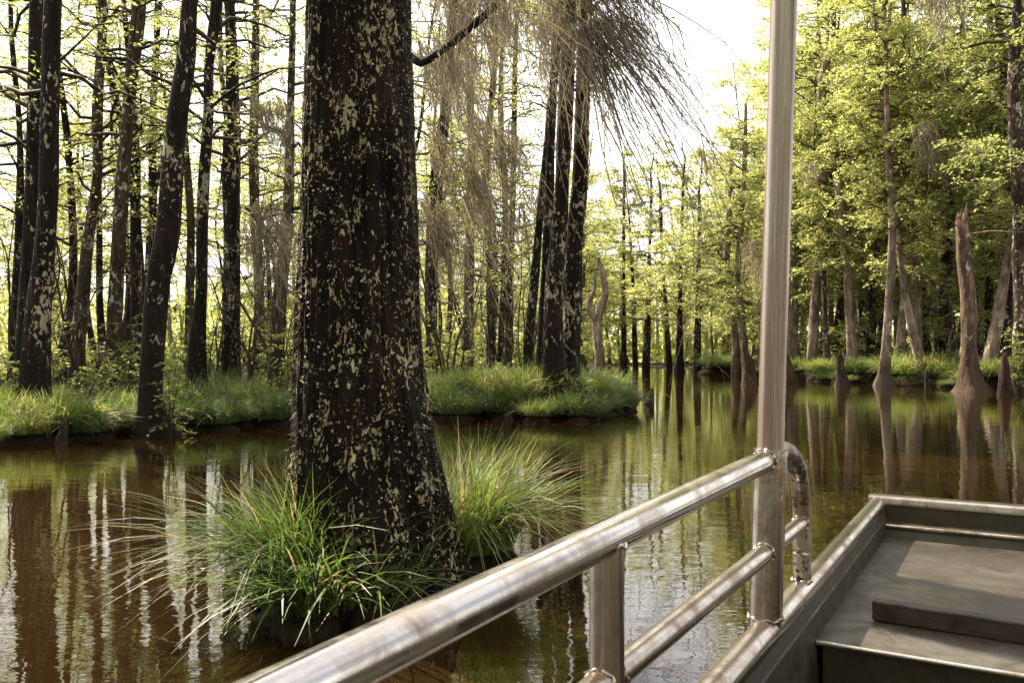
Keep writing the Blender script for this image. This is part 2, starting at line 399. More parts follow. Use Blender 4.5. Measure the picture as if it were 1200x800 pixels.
def grow(rng, axis, rad, z0, z1, nb, reach, ll, nspray, nleaf, up=.15, bushy=0., az_bias=None, shape='cone', lmax=1.):
    """limbs off a trunk axis with leaf sprays; returns (limb MB, leaf MB)"""
    lb = MB(); lf = MB(); O = []; D = []; L = []
    zs = np.sort(rng.uniform(z0, z1, nb))
    for z in zs:
        k = int(np.clip(np.searchsorted(axis[:, 2], z), 1, len(axis) - 1))
        f = (z - axis[k-1, 2]) / max(1e-3, axis[k, 2] - axis[k-1, 2]); base = axis[k-1] + (axis[k] - axis[k-1]) * np.clip(f, 0, 1)
        u = (z - z0) / max(.1, z1 - z0)
        ln = reach * (1 - .6 * u if shape == 'cone' else math.sin(math.pi * (.15 + .75 * u))) * rng.uniform(.55, 1.15)
        a = rng.uniform(0, 2 * np.pi) if az_bias is None else az_bias + rng.normal(0, .8)
        d = np.array([math.cos(a), math.sin(a), up + rng.uniform(-.15, .45)])
        K = 7; tt = np.linspace(0, 1, K)[:, None]
        wob = np.cumsum(rng.normal(0, .05, (K, 3)), 0) * ln; wob -= wob[0]
        pts = base + d * tt * ln + wob; pts[:, 2] -= .22 * ln * tt[:, 0] ** 2
        r0 = min(rad[k] * .5, .012 + .013 * ln)
        tube(lb, pts, np.linspace(r0, .006, K), 4, False)
        m = max(2, int(nspray * ln / reach))
        tk = rng.uniform(.25, 1, m); idx = tk * (K - 1); i0 = np.minimum(idx.astype(int), K - 2); fr = (idx - i0)[:, None]
        o = pts[i0] * (1 - fr) + pts[i0 + 1] * fr
        dd = norm(np.array([d[0], d[1], 0]))
        sd_ = rng.choice([-1, 1], m)[:, None]
        lat = np.array([-dd[1], dd[0], 0])
        dv = dd * rng.uniform(.1, 1, (m, 1)) + lat * sd_ * rng.uniform(.2, 1.1, (m, 1)) + np.array([0, 0, 1]) * rng.normal(0.05, .42, (m, 1))
        O.append(o); D.append(dv); L.append(rng.uniform(.35, 1.0, m) * lmax)
        # twig for some sprays
        for q in range(0, m, 2):
            e = o[q] + norm(dv[q]) * L[-1][q] * .8; tube(lb, np.array([o[q], e]), [.006, .003], 3, False)
    O = np.concatenate(O); D = np.concatenate(D); L = np.concatenate(L)
    sprays(lf, rng, O, D, L, nleaf, ll, flat=.6 + bushy)
    return lb, lf

def tree(name, label, Y, prof, H, bark_, leaf, crown=None, seed=0, cat='tree', group=None, sides=14, flute=.12, toppath=None, rough=.10, flare_h=1.2, rn=60, dY=0.):
    """prof: list of (row, left, right) in photo pixels from base to top at depth Y; H: full height (m)"""
    prof = sorted(prof, key=lambda p: -p[0])
    pts = []; rad = []
    b0 = prof[0]; c0 = P((b0[1] + b0[2]) / 2, b0[0], Y); 
    pts.append([c0[0], Y, -.25]); rad.append((b0[2] - b0[1]) / 2 / F * Y * 1.08)
    for i, (py, a, b_) in enumerate(prof):
        p = P((a + b_) / 2, py, Y)
        if p[2] > pts[-1][2] + .05: p[1] += dY * i / len(prof); pts.append(p); rad.append((b_ - a) / 2 / F * Y)
    pts = [np.array(p, float) for p in pts]
    if H > pts[-1][2] + .5:
        dirv = norm(pts[-1] - pts[-2]); dirv = norm(dirv + np.array([0, 0, 1.2])); rem = H - pts[-1][2]; r1 = rad[-1]
        rs = np.random.default_rng(seed + 5)
        for f in (.33, .66, 1.):
            pts.append(pts[-1] + dirv * rem * .33 + rs.normal(0, .12, 3) * [1, 1, 0]); rad.append(max(.02, r1 * (1 - .85 * f)))
    org = np.array([pts[0][0], pts[0][1], 0.])
    root = empty(name, org, label, cat, group)
    tr, sp, r = trunk_obj(np.array(pts), np.array(rad), bark_, root, org, sides, flute, rough, seed, n=rn, flare_h=flare_h)
    if crown:
        rng = np.random.default_rng(seed + 100)
        lb, lf = grow(rng, sp, r, **crown)
        lb.build('limbs', M['twig'], root, True, org)
        lf.build('foliage', leaf, root, False, org)
    return root, sp

CL = dict(z0=4.5, z1=17, nb=38, reach=2.8, ll=.10, nspray=9, nleaf=14, up=.25)      # loose high crown
def C(base, **k): d = dict(base); d.update(k); return d

# --- left bank trunks
LT = [
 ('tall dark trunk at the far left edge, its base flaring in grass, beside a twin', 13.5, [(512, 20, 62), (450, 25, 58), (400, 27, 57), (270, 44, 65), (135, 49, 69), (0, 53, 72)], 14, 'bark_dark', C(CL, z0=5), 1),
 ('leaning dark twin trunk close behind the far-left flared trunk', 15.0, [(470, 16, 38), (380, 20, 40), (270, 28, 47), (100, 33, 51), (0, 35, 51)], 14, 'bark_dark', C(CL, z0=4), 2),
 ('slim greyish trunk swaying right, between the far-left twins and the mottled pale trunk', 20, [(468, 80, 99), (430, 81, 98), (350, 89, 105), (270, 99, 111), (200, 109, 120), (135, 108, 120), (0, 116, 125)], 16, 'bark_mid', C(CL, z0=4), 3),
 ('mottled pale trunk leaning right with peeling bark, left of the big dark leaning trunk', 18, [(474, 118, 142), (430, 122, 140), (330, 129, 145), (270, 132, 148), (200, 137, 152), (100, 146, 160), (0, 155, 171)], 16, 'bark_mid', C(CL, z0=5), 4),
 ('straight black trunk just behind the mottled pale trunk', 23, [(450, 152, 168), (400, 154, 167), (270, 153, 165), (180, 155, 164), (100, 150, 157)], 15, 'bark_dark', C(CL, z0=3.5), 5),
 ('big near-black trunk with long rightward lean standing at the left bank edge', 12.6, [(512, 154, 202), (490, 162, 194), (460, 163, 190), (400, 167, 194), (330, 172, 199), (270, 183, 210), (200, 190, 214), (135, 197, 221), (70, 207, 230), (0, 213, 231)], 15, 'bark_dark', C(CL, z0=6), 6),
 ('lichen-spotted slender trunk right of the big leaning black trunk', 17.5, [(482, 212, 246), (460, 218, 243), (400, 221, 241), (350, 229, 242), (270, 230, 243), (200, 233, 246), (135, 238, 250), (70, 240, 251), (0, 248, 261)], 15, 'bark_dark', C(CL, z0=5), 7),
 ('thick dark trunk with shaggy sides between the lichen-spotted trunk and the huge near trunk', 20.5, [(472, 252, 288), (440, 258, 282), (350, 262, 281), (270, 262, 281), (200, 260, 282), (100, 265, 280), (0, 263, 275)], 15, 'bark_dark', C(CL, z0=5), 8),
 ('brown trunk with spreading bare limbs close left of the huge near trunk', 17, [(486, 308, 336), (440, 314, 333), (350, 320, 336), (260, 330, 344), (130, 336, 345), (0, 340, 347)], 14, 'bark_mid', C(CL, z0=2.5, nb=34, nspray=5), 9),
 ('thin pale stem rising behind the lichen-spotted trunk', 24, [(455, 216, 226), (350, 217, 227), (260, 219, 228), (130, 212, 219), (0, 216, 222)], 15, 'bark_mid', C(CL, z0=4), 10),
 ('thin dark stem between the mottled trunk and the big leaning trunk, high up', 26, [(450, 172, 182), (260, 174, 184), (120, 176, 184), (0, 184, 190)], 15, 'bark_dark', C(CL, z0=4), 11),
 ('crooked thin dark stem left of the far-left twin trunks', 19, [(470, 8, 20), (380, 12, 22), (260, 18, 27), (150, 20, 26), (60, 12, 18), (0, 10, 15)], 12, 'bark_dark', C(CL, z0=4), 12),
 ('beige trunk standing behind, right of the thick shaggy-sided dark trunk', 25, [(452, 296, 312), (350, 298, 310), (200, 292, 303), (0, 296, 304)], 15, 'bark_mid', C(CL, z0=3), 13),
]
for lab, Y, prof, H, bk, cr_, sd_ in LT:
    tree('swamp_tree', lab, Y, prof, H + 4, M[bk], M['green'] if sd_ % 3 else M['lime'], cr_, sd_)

# --- middle cluster on the grassy point, and the trunks behind it
KT = [
 ('leftmost slim trunk of the moss-hung cluster, leaning right', 19, [(455, 609, 625), (425, 612, 624), (260, 628, 637), (135, 640, 650), (0, 652, 660)], 15, 'bark_dark', C(CL, z0=5), 21),
 ('straight trunk second from the left in the moss-hung cluster', 18, [(478, 622, 643), (440, 627, 641), (260, 637, 648), (135, 642, 652), (0, 650, 659)], 15, 'bark_dark', C(CL, z0=5), 22),
 ('front lichen-speckled trunk of the moss-hung cluster with the widest flared foot', 16.3, [(489, 622, 674), (470, 632, 664), (430, 636, 662), (360, 638, 660), (260, 647, 666), (200, 651, 668), (100, 655, 673), (0, 658, 675)], 15, 'bark_dark', C(CL, z0=6), 23),
 ('rightmost trunk of the moss-hung cluster beside the open channel', 16.8, [(487, 657, 690), (470, 660, 681), (420, 660, 679), (330, 661, 682), (260, 665, 684), (200, 670, 690), (85, 675, 692), (0, 680, 694)], 15, 'bark_dark', C(CL, z0=6), 24),
 ('dark trunk with a shaggy mossed top just right of the huge near trunk', 22, [(462, 492, 514), (430, 498, 511), (330, 501, 513), (250, 505, 516), (110, 517, 530), (0, 527, 538)], 15, 'bark_dark', C(CL, z0=3.5, nspray=8), 25),
 ('narrow black trunk behind the middle grass hummocks, left of a close pair', 25, [(452, 566, 582), (420, 569, 580), (340, 571, 581), (200, 564, 573), (110, 573, 581), (0, 580, 586)], 15, 'bark_dark', C(CL, z0=3), 26),
 ('left stem of the thin close pair behind the middle grass hummocks', 26, [(452, 581, 590), (400, 583, 590), (260, 589, 596), (120, 584, 590), (0, 590, 594)], 15, 'bark_dark', C(CL, z0=3), 27),
 ('right stem of the thin close pair behind the middle grass hummocks', 27, [(450, 590, 600), (330, 594, 602), (200, 598, 605), (0, 602, 608)], 15, 'bark_dark', C(CL, z0=3), 28),
 ('mossy brown trunk behind the middle grass, nearer the huge near trunk', 24, [(455, 539, 556), (350, 543, 555), (200, 548, 557), (0, 545, 552)], 15, 'bark_mid', C(CL, z0=3), 29),
]
for lab, Y, prof, H, bk, cr_, sd_ in KT:
    tree('swamp_tree', lab, Y, prof, 12.5 if sd_ < 25 else H, M[bk], M['green'] if sd_ % 2 else M['lime'], C(cr_, reach=1.5 if sd_ < 25 else 2.4, nspray=10 if sd_ < 25 else 14, z1=11.8 if sd_ < 25 else 14, z0=cr_['z0'] + (1.5 if sd_ < 25 else 0), up=.5 if sd_ < 25 else .25), sd_)

# --- forked dead snag and far trunks at the channel's end
root, _ = tree('dead_snag', 'grey forked dead trunk with two broken prongs, right of the moss-hung cluster', 44,
     [(441, 695, 713), (420, 697, 709), (378, 694, 705), (355, 700, 711), (342, 706, 713), (320, 702, 710), (302, 699, 703)], 0, M['bark_pale'], None, None, 31, cat='dead tree', flute=.05)
mb = MB(); pts = np.array([P(700, 378, 44), P(690, 358, 44), P(697, 338, 44), P(696, 318, 44)]); tube(mb, smooth_path(pts, 14), np.linspace(.2, .05, 14), 8)
mb.build('broken_limb', M['bark_pale'], root, True, np.array(root.location))
SAP = [(292, 470, 17.8), (322, 474, 18.5), (340, 470, 20), (246, 470, 20), (185, 466, 21), (100, 470, 18), (66, 474, 17.5), (512, 462, 20), (530, 464, 19), (552, 462, 21), (596, 462, 20), (612, 460, 22), (575, 462, 23), (300, 470, 22), (12, 480, 16)]
for i_, (px, py, Y) in enumerate(SAP):
    rg = np.random.default_rng(900 + i_); c = P(px, py, Y); c[2] = 0; mb = MB()
    for q in range(rg.integers(3, 6)):
        a = rg.uniform(0, 6.28); ln = rg.uniform(3, 7.5); le = rg.uniform(.15, .5)
        pp = [c + [0, 0, -.15]]
        for f in (.25, .5, .75, 1.): pp.append(c + np.array([math.cos(a) * ln * le * f ** 1.5, math.sin(a) * ln * le * f ** 1.5 * .6, ln * (f - .22 * f ** 3)]) + rg.normal(0, .12, 3))
        pp = smooth_path(np.array(pp), 26); tube(mb, pp, np.linspace(rg.uniform(.02, .04), .005, 26), 5, False)
        for k_ in range(rg.integers(5, 10)):
            i0 = int(rg.integers(8, 25)); d_ = norm(rg.normal(0, 1, 3) + [math.cos(a) * .4, 0, .4]); l_ = rg.uniform(.4, 1.3)
            tw = smooth_path(np.array([pp[i0], pp[i0] + d_ * l_ * .5 + rg.normal(0, .05, 3), pp[i0] + d_ * l_ + [0, 0, -.15 * l_]]), 7); tube(mb, tw, np.linspace(.009, .003, 7), 3, False)
    tag(mb.build('bare_sapling', M['twig'], None, True, c), 'thin bare sapling with arching twigs among the trunks of the left wood', 'sapling', 'bare saplings of the left wood')
FT = [
 ('thin straight black trunk at the channel\'s far end, leftmost of three reflected ones', 70, [(434, 727, 735), (350, 729, 733), (260, 729, 733), (200, 730, 733)], 18, 41),
 ('thin leaning trunk at the far end of the channel, middle of the three reflected ones', 70, [(434, 741, 748), (350, 740, 745), (290, 738, 741)], 17, 42),
 ('tapering dark trunk at the far end of the channel, rightmost of the three reflected ones', 68, [(434, 752, 762), (350, 757, 763), (300, 759, 763), (220, 762, 765)], 18, 43),
 ('thin dark left-leaning trunk on the far bank, just right of the reflected trio', 62, [(434, 781, 788), (390, 779, 785), (330, 776, 780), (250, 772, 776)], 16, 44),
 ('dark trunk with a thick foot on the far bank, right of a left-leaning one', 58, [(435, 790, 802), (380, 793, 800), (300, 796, 800), (200, 800, 803)], 16, 45),
 ('dark far-bank trunk nearest the left of the twisted pale trunks', 56, [(436, 812, 822), (350, 815, 821), (250, 818, 822)], 15, 46),
]
CF = dict(z0=3.5, z1=15, nb=40, reach=3.4, ll=.2, nspray=24, nleaf=18, up=.15)
for lab, Y, prof, H, sd_ in FT:
    tree('swamp_tree', lab, Y, prof, H, M['bark_dark'], M['lime'], C(CF, z1=H - .5), sd_)

# --- right bank
CR = dict(z0=2.6, z1=19, nb=62, reach=3.2, ll=.13, nspray=24, nleaf=20, up=.12, shape='round')
RT = [
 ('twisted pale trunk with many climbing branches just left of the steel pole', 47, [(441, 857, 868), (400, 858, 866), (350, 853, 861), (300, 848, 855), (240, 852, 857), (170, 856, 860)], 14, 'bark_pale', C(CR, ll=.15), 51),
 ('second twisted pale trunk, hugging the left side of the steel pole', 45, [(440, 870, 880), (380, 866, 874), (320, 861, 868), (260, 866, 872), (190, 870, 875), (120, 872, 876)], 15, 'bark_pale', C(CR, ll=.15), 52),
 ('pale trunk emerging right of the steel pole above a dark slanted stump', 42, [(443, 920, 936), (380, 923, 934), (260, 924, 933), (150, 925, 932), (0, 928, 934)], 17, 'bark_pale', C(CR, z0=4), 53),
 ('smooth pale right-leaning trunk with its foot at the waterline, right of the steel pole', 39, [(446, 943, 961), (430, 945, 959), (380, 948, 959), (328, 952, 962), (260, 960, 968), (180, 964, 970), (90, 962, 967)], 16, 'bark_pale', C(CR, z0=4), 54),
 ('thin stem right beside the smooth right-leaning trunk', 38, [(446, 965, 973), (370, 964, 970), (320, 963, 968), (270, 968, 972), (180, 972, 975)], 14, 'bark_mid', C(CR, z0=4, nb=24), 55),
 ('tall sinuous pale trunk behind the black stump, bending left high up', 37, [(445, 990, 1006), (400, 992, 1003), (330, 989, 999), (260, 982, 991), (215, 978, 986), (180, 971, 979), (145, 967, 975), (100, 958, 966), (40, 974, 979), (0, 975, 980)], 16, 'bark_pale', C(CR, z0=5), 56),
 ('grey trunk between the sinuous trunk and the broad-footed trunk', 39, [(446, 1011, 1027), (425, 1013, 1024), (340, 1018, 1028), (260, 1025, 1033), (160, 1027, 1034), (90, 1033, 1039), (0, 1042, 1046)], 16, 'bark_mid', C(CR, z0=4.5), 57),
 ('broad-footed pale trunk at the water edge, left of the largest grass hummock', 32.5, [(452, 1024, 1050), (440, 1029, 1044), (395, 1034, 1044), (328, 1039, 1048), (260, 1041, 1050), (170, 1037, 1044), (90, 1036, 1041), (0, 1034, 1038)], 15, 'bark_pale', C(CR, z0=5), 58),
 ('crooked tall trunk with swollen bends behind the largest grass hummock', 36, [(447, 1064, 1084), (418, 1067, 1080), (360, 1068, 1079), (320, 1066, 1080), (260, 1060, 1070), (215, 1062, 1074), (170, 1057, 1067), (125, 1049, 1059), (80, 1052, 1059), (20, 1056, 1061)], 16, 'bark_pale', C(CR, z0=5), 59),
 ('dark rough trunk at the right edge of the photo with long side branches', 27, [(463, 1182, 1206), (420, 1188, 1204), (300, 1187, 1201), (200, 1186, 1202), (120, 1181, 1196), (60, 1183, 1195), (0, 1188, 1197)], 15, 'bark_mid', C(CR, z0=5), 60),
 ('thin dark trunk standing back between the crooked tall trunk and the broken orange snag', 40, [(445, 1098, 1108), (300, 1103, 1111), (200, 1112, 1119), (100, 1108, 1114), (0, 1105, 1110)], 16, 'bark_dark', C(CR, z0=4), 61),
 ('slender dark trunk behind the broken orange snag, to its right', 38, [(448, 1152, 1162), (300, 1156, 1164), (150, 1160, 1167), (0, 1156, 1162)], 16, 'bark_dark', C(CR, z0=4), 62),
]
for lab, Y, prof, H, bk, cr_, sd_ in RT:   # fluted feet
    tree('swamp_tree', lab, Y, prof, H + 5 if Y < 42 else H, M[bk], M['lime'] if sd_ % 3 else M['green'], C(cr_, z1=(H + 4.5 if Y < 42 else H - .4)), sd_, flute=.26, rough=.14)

# broken snag and stumps
def jag(root_name, label, Y, prof, mat, seed, cat='stump', flute=.34):
    root, sp = tree(root_name, label, Y, prof, 0, mat, None, None, seed, cat=cat, flute=flute, rough=.16, rn=30, flare_h=.6)
    rng = np.random.default_rng(seed); mb = MB(); top = sp[-1]; r = (prof[-1][2] - prof[-1][1]) / 2 / F * Y
    for k in range(6):
        a = k * 1.05 + rng.uniform(0, .5); h = rng.uniform(.3, 1.3) * r * 3
        b_ = top + np.array([math.cos(a), math.sin(a), 0]) * r * .65
        tube(mb, np.array([b_ - [0, 0, .15], b_ + [0, 0, h * .5], b_ + np.array([rng.normal(0, .02), rng.normal(0, .02), h])]), [r * .42, r * .28, .004], 5)
    mb.build('splintered_top', mat, root, False, np.array(root.location)); return root
rs = jag('broken_snag', 'thick broken orange-brown snag with a swollen foot and splintered top at the right bank', 27,
    [(461, 1116, 1160), (450, 1122, 1152), (430, 1125, 1147), (400, 1127, 1145), (350, 1127, 1143), (300, 1122, 1138), (258, 1121, 1135)], M['bark_orange'], 70, 'dead tree')
mb = MB(); pts = np.array([P(1128, 270, 27), P(1138, 274, 27), P(1160, 271, 26.8), P(1200, 272, 26.5), P(1225, 268, 26.3)]); tube(mb, smooth_path(pts, 16), np.linspace(.035, .012, 16), 5)
pts = np.array([P(1130, 272, 27), P(1118, 262, 27), P(1112, 255, 27)]); tube(mb, smooth_path(pts, 8), np.linspace(.03, .008, 8), 5)
mb.build('bare_branch', M['bark_pale'], rs, True, np.array(rs.location))
jag('tree_stump', 'pointed orange-topped stump in the water just left of the steel pole', 34, [(450, 870, 888), (435, 872, 885), (418, 871, 880), (408, 870, 875)], M['stump'], 71)
jag('tree_stump', 'dark slanted stump in the water just right of the steel pole', 35, [(450, 917, 937), (440, 919, 933), (425, 918, 927), (415, 917, 923)], M['stump'], 72)
jag('tree_stump', 'blackish stump with a spreading foot in front of the sinuous pale trunk', 32, [(453, 977, 998), (440, 980, 992), (425, 980, 989), (416, 981, 987)], M['stump'], 73)
jag('tree_stump', 'narrow post-like dark stump between the broken snag and the photo\'s right edge', 25.5, [(463, 1170, 1186), (445, 1171, 1184), (430, 1172, 1183), (418, 1174, 1180)], M['stump'], 74)

# ------------------------------------------------------------------ background trees (copies of a few kinds)
def proto(seed, H, z0, reach, nb, nspray, nleaf, ll, leaf, bk, r0=.16):
    rng = np.random.default_rng(seed)
    n = 6; zs = np.linspace(-.2, H, n); xy = np.cumsum(rng.normal(0, .30, (n, 2)), 0); xy -= xy[0]
    path = np.column_stack([xy, zs]); rad = np.linspace(r0, .03, n); rad[0] *= 1.7; rad[1] *= 1.05
    root = empty('swamp_tree', (0, 0, 0), 'x', 'tree')
    tr, sp, r = trunk_obj(path, rad, M[bk], root, (0, 0, 0), 8, .12, .1, seed, n=28)
    lb, lf = grow(rng, sp, r, z0, H - .3, nb, reach, ll, nspray, nleaf, up=.15, shape='round')
    lb.build('limbs', M['twig'], root); lf.build('foliage', M[leaf], root, False)
    return root
protos = [proto(201, 18, 1.8, 3.2, 60, 24, 18, .16, 'lime', 'bark_mid'), proto(202, 21, 4.0, 3.4, 64, 24, 18, .16, 'green', 'bark_dark', .2),
          proto(203, 15, 1.0, 3.0, 56, 24, 18, .16, 'lime', 'bark_mid', .13), proto(204, 20, 3.5, 3.6, 58, 24, 18, .16, 'green', 'bark_dark', .18),
          proto(205, 22, 5.0, 3.2, 64, 24, 18, .16, 'lime', 'bark_pale', .17), proto(206, 16, 3.0, 2.8, 32, 14, 14, .13, 'lime', 'bark_dark', .13)]
used = set()
def put(k, x, y, rz, s, label, group, tilt=(0, 0)):
    src = protos[k]
    if k not in used: o = src; used.add(k)
    else:
        o = src.copy(); COL.objects.link(o)
        for ch in src.children:
            c = ch.copy(); COL.objects.link(c); c.parent = o
    o.location = (x, y, 0); o.rotation_euler = (tilt[0], tilt[1], rz); o.scale = (s, s, s)
    tag(o, label, 'tree', group); return o
rng = np.random.default_rng(7)
# right wood behind the front trunks
spots = []
def scatter(n, fx, fy, mind, test):
    out = []; tries = 0
    while len(out) < n and tries < 20000:
        tries += 1; x, y = fx(), fy()
        if not test(x, y): continue
        if all((x - a)**2 + (y - b_)**2 > mind**2 for a, b_ in spots): spots.append((x, y)); out.append((x, y))
    return out
sdf1 = lambda x, y: float(channel_sdf(np.array([x]), np.array([y]))[0])
inview = lambda x, y: abs(x) < .66 * y + 3
for x, y in scatter(95, lambda: rng.uniform(13, 58), lambda: rng.uniform(26, 80), 1.5, lambda x, y: sdf1(x, y) > 2.0 and x > 8 and inview(x, y)):
    put(int(rng.choice([0, 1, 1, 3, 4])), x, y, rng.uniform(0, 6.28), rng.uniform(.9, 1.15) * float(np.clip((x / y - .1) / .22, .62, 1)), 'one of the many slim leafy trees packed in the shade behind the right bank trunks', 'trees packed behind the right bank', tuple(rng.normal(0, .03, 2)))
for x, y in scatter(34, lambda: rng.uniform(-8, 30), lambda: rng.uniform(84, 105), 2.4, lambda x, y: sdf1(x, y) > .5):
    put(int(rng.choice([0, 2, 4])), x, y, rng.uniform(0, 6.28), rng.uniform(.7, .95), 'small far tree closing the end of the river channel in pale green', 'trees closing the end of the channel')
for x, y in scatter(16, lambda: rng.uniform(4, 9), lambda: rng.uniform(40, 84), 2.5, lambda x, y: sdf1(x, y) > .8 and x < 9):
    put(int(rng.choice([0, 2])), x, y, rng.uniform(0, 6.28), rng.uniform(.7, .95), 'far left-shore tree seen in the gap beside the forked dead trunk', 'trees along the far left shore')
for x, y in scatter(15, lambda: rng.uniform(12, 24), lambda: rng.uniform(27, 56), 1.7, lambda x, y: .1 < sdf1(x, y) < 2.6 and .1 < x / y < .6):
    put(int(rng.choice([4, 4, 0])), x, y, rng.uniform(0, 6.28), rng.uniform(.75, 1.05), 'slender pale-brown tree among the row standing at the right bank\'s waterline', 'slender trees at the right waterline', tuple(rng.normal(0, .07, 2)))
# left wood
for x, y in scatter(26, lambda: rng.uniform(-25, 1), lambda: rng.uniform(22, 40), 1.9, lambda x, y: sdf1(x, y) > 3.5 and inview(x, y)):
    put(int(rng.choice([5, 5, 5, 5])), x, y, rng.uniform(0, 6.28), rng.uniform(.85, 1.1), 'thin dark background trunk deep in the sparse wood behind the left bank', 'background trunks of the left wood', tuple(rng.normal(0, .05, 2)))
for x, y in scatter(46, lambda: rng.uniform(-50, 3), lambda: rng.uniform(38, 80), 2.6, lambda x, y: sdf1(x, y) > 2 and inview(x, y)):
    put(int(rng.choice([0, 2, 4, 5, 5])), x, y, rng.uniform(0, 6.28), rng.uniform(.7, 1.1), 'distant sunlit leafy tree glimpsed between the dark trunks of the left wood', 'distant trees of the left wood')

# the mass of woodland farther off
rng = np.random.default_rng(11); mb = MB()
N = 42000
ang = rng.uniform(-42, 42, N); R_ = rng.uniform(95, 135, N); A = np.radians(ang)
low = rng.uniform(0, 1, N) < .35; hmax = 5.5 + 5 * vnoise(np.stack([ang * .35, ang * 0, ang * 0], -1), 2) + 7 * np.clip(ang / 20, 0, 1)
z = np.where(low, 3.5 * rng.uniform(0, 1, N), hmax * rng.uniform(0, 1, N) ** .8)
pos = np.stack([np.sin(A) * R_, np.cos(A) * R_, z], -1)
leaves(mb, pos, rng.normal(0, 1, (N, 3)), rng.normal(0, 1, (N, 3)), rng.uniform(.5, 1.1, N), rng.uniform(.3, .7, N))
for k in range(260):
    a = math.radians(rng.uniform(-42, 42)); r = rng.uniform(95, 130); x, y = math.sin(a) * r, math.cos(a) * r
    tube(mb, np.array([[x, y, -.2], [x + rng.normal(0, .5), y, 9]]), [.22, .08], 5, False)
tag(mb.build('far_woodland', M['lime'], None, False), 'pale green mass of distant woodland behind all the other trees', 'woodland', kind='stuff')

rng = np.random.default_rng(13); mb = MB(); N = 38000  # added unseen foliage ring: darkens rail reflections and skylight on the near trunk
A = np.radians(rng.uniform(75, 285, N)); R_ = rng.uniform(13, 22, N); z = 19 * rng.uniform(0, 1, N) ** .8
leaves(mb, np.stack([np.sin(A) * R_, np.cos(A) * R_ - 2, z], -1), rng.normal(0, 1, (N, 3)), rng.normal(0, 1, (N, 3)), rng.uniform(.3, .6, N), rng.uniform(.2, .4, N))
for k in range(90):
    a = math.radians(rng.uniform(75, 285)); r = rng.uniform(15, 24); x, y = math.sin(a) * r, math.cos(a) * r - 2
    tube(mb, np.array([[x, y, -.2], [x + rng.normal(0, .5), y, 13]]), [.25, .08], 6, False)
tag(mb.build('unseen_woodland', M['green'], None, False), 'added wood out of view behind the boat, mirrored in the rails and blocking skylight', 'woodland', kind='stuff')
# ------------------------------------------------------------------ spanish moss
def moss_mb(mb, rng, starts, direction, length, n, spread, w_=.014, sag=.5, K=9, clump=.06):
    """starts (S,3); n strands per start"""
    S = len(starts); N = S * n
    st = np.repeat(starts, n, 0) + rng.normal(0, clump, (N, 3))
    d = norm(np.repeat(np.atleast_2d(direction), N if len(np.atleast_2d(direction)) == 1 else n, 0) + rng.normal(0, spread, (N, 3)))
    L = np.repeat(length, n) * rng.uniform(.1, 1.05, N)
    t = np.linspace(0, 1, K)[None, :, None]
    curl = rng.normal(0, .08, (N, 1, 3)); Pt = st[:, None] + d[:, None] * t * L[:, None, None] + curl * (np.sin(t * 3.1) * L[:, None, None])
    Pt[..., 2] -= sag * (t[..., 0] ** 1.5) * L[:, None] * .6
    wig = np.cumsum(rng.normal(0, .045, (N, K, 3)), 1); wig -= wig[:, :1]; Pt += wig * np.array([1, 1, .4]) * np.minimum(1.5, L)[:, None, None]
    W = w_ * (1.15 - t[..., 0]) * rng.uniform(.5, 1.3, (N, 1))
    side = norm(rng.normal(0, 1, (N, 3)) * [1, 1, .3])
    ribbons(mb, Pt, W, side)
    H = N * 4; a_ = rng.integers(0, N, H); b_ = rng.integers(0, K, H); h0 = Pt[a_, b_] + rng.normal(0, .004, (H, 3))   # fine side hairs
    hd = d[a_] * .6 + rng.normal(0, .5, (H, 3)) - [0, 0, .4]; hl = rng.uniform(.04, .16, H)[:, None, None]
    tt = np.linspace(0, 1, 3)[None, :, None]; hp_ = h0[:, None] + hd[:, None] * tt * hl; hp_[..., 2] -= .3 * (tt[..., 0] ** 2) * hl[..., 0]
    ribbons(mb, hp_, w_ * .55 * np.array([[1, .8, .2]]) * np.ones((H, 1)), norm(rng.normal(0, 1, (H, 3))))
def moss(label, Y, segs, direction, length, n, spread=.12, seed=0, dens=3.0, group=None, w_=.014, sag=.18, clump=.06, ydir=0., branch=True):
    """segs: polyline in photo pixels the moss hangs from (at depth Y)"""
    rng = np.random.default_rng(seed)
    pl = smooth_path(np.array([P(a, b_, Y) + [0, (c if True else 0), 0] for a, b_, c in segs]), 60)
    tot = np.linalg.norm(np.diff(pl, axis=0), axis=1).sum(); S = max(3, int(tot * dens * 1.8))
    idx = np.sort(rng.integers(0, 60, S)); starts = pl[idx] + rng.normal(0, .16, (S, 3)) * [1, 1.5, 1]
    dirs = norm(np.array([direction[0], ydir, -direction[1]]) + rng.normal(0, .16, (S, 3)))
    Ls = length * (.25 + .95 * rng.uniform(0, 1, S) ** 1.6)
    mb = MB(); moss_mb(mb, rng, starts, dirs, Ls, max(6, int(n * .65)), spread * .5, w_ * 1.35, sag, clump=clump)
    # shaggy side hairs
    org = pl.mean(0); o = mb.build('spanish_moss', M['moss'], None, False, org)
    return tag(o, label, 'spanish moss', group)
# limbs the moss hangs from (parts of the cluster trees are above; these dark limbs show clearly)
def limb(name, label, Y, pts, r0, r1, cat='branch', mat='bark_dark', side_twigs=0, seed=0):
    mb = MB(); pp = smooth_path(np.array([P(a, b_, Y) + [0, c, 0] for a, b_, c in pts]), 30); tube(mb, pp, np.linspace(r0, r1, 30) , 7, True, lambda p, th: 1 + .25 * (vnoise(np.stack([p[:, :1] * 6 + np.cos(th), p[:, 2:] * 6 + np.sin(th), p[:, 1:2] + 0 * th], -1), seed) - .5))
    return mb, pp

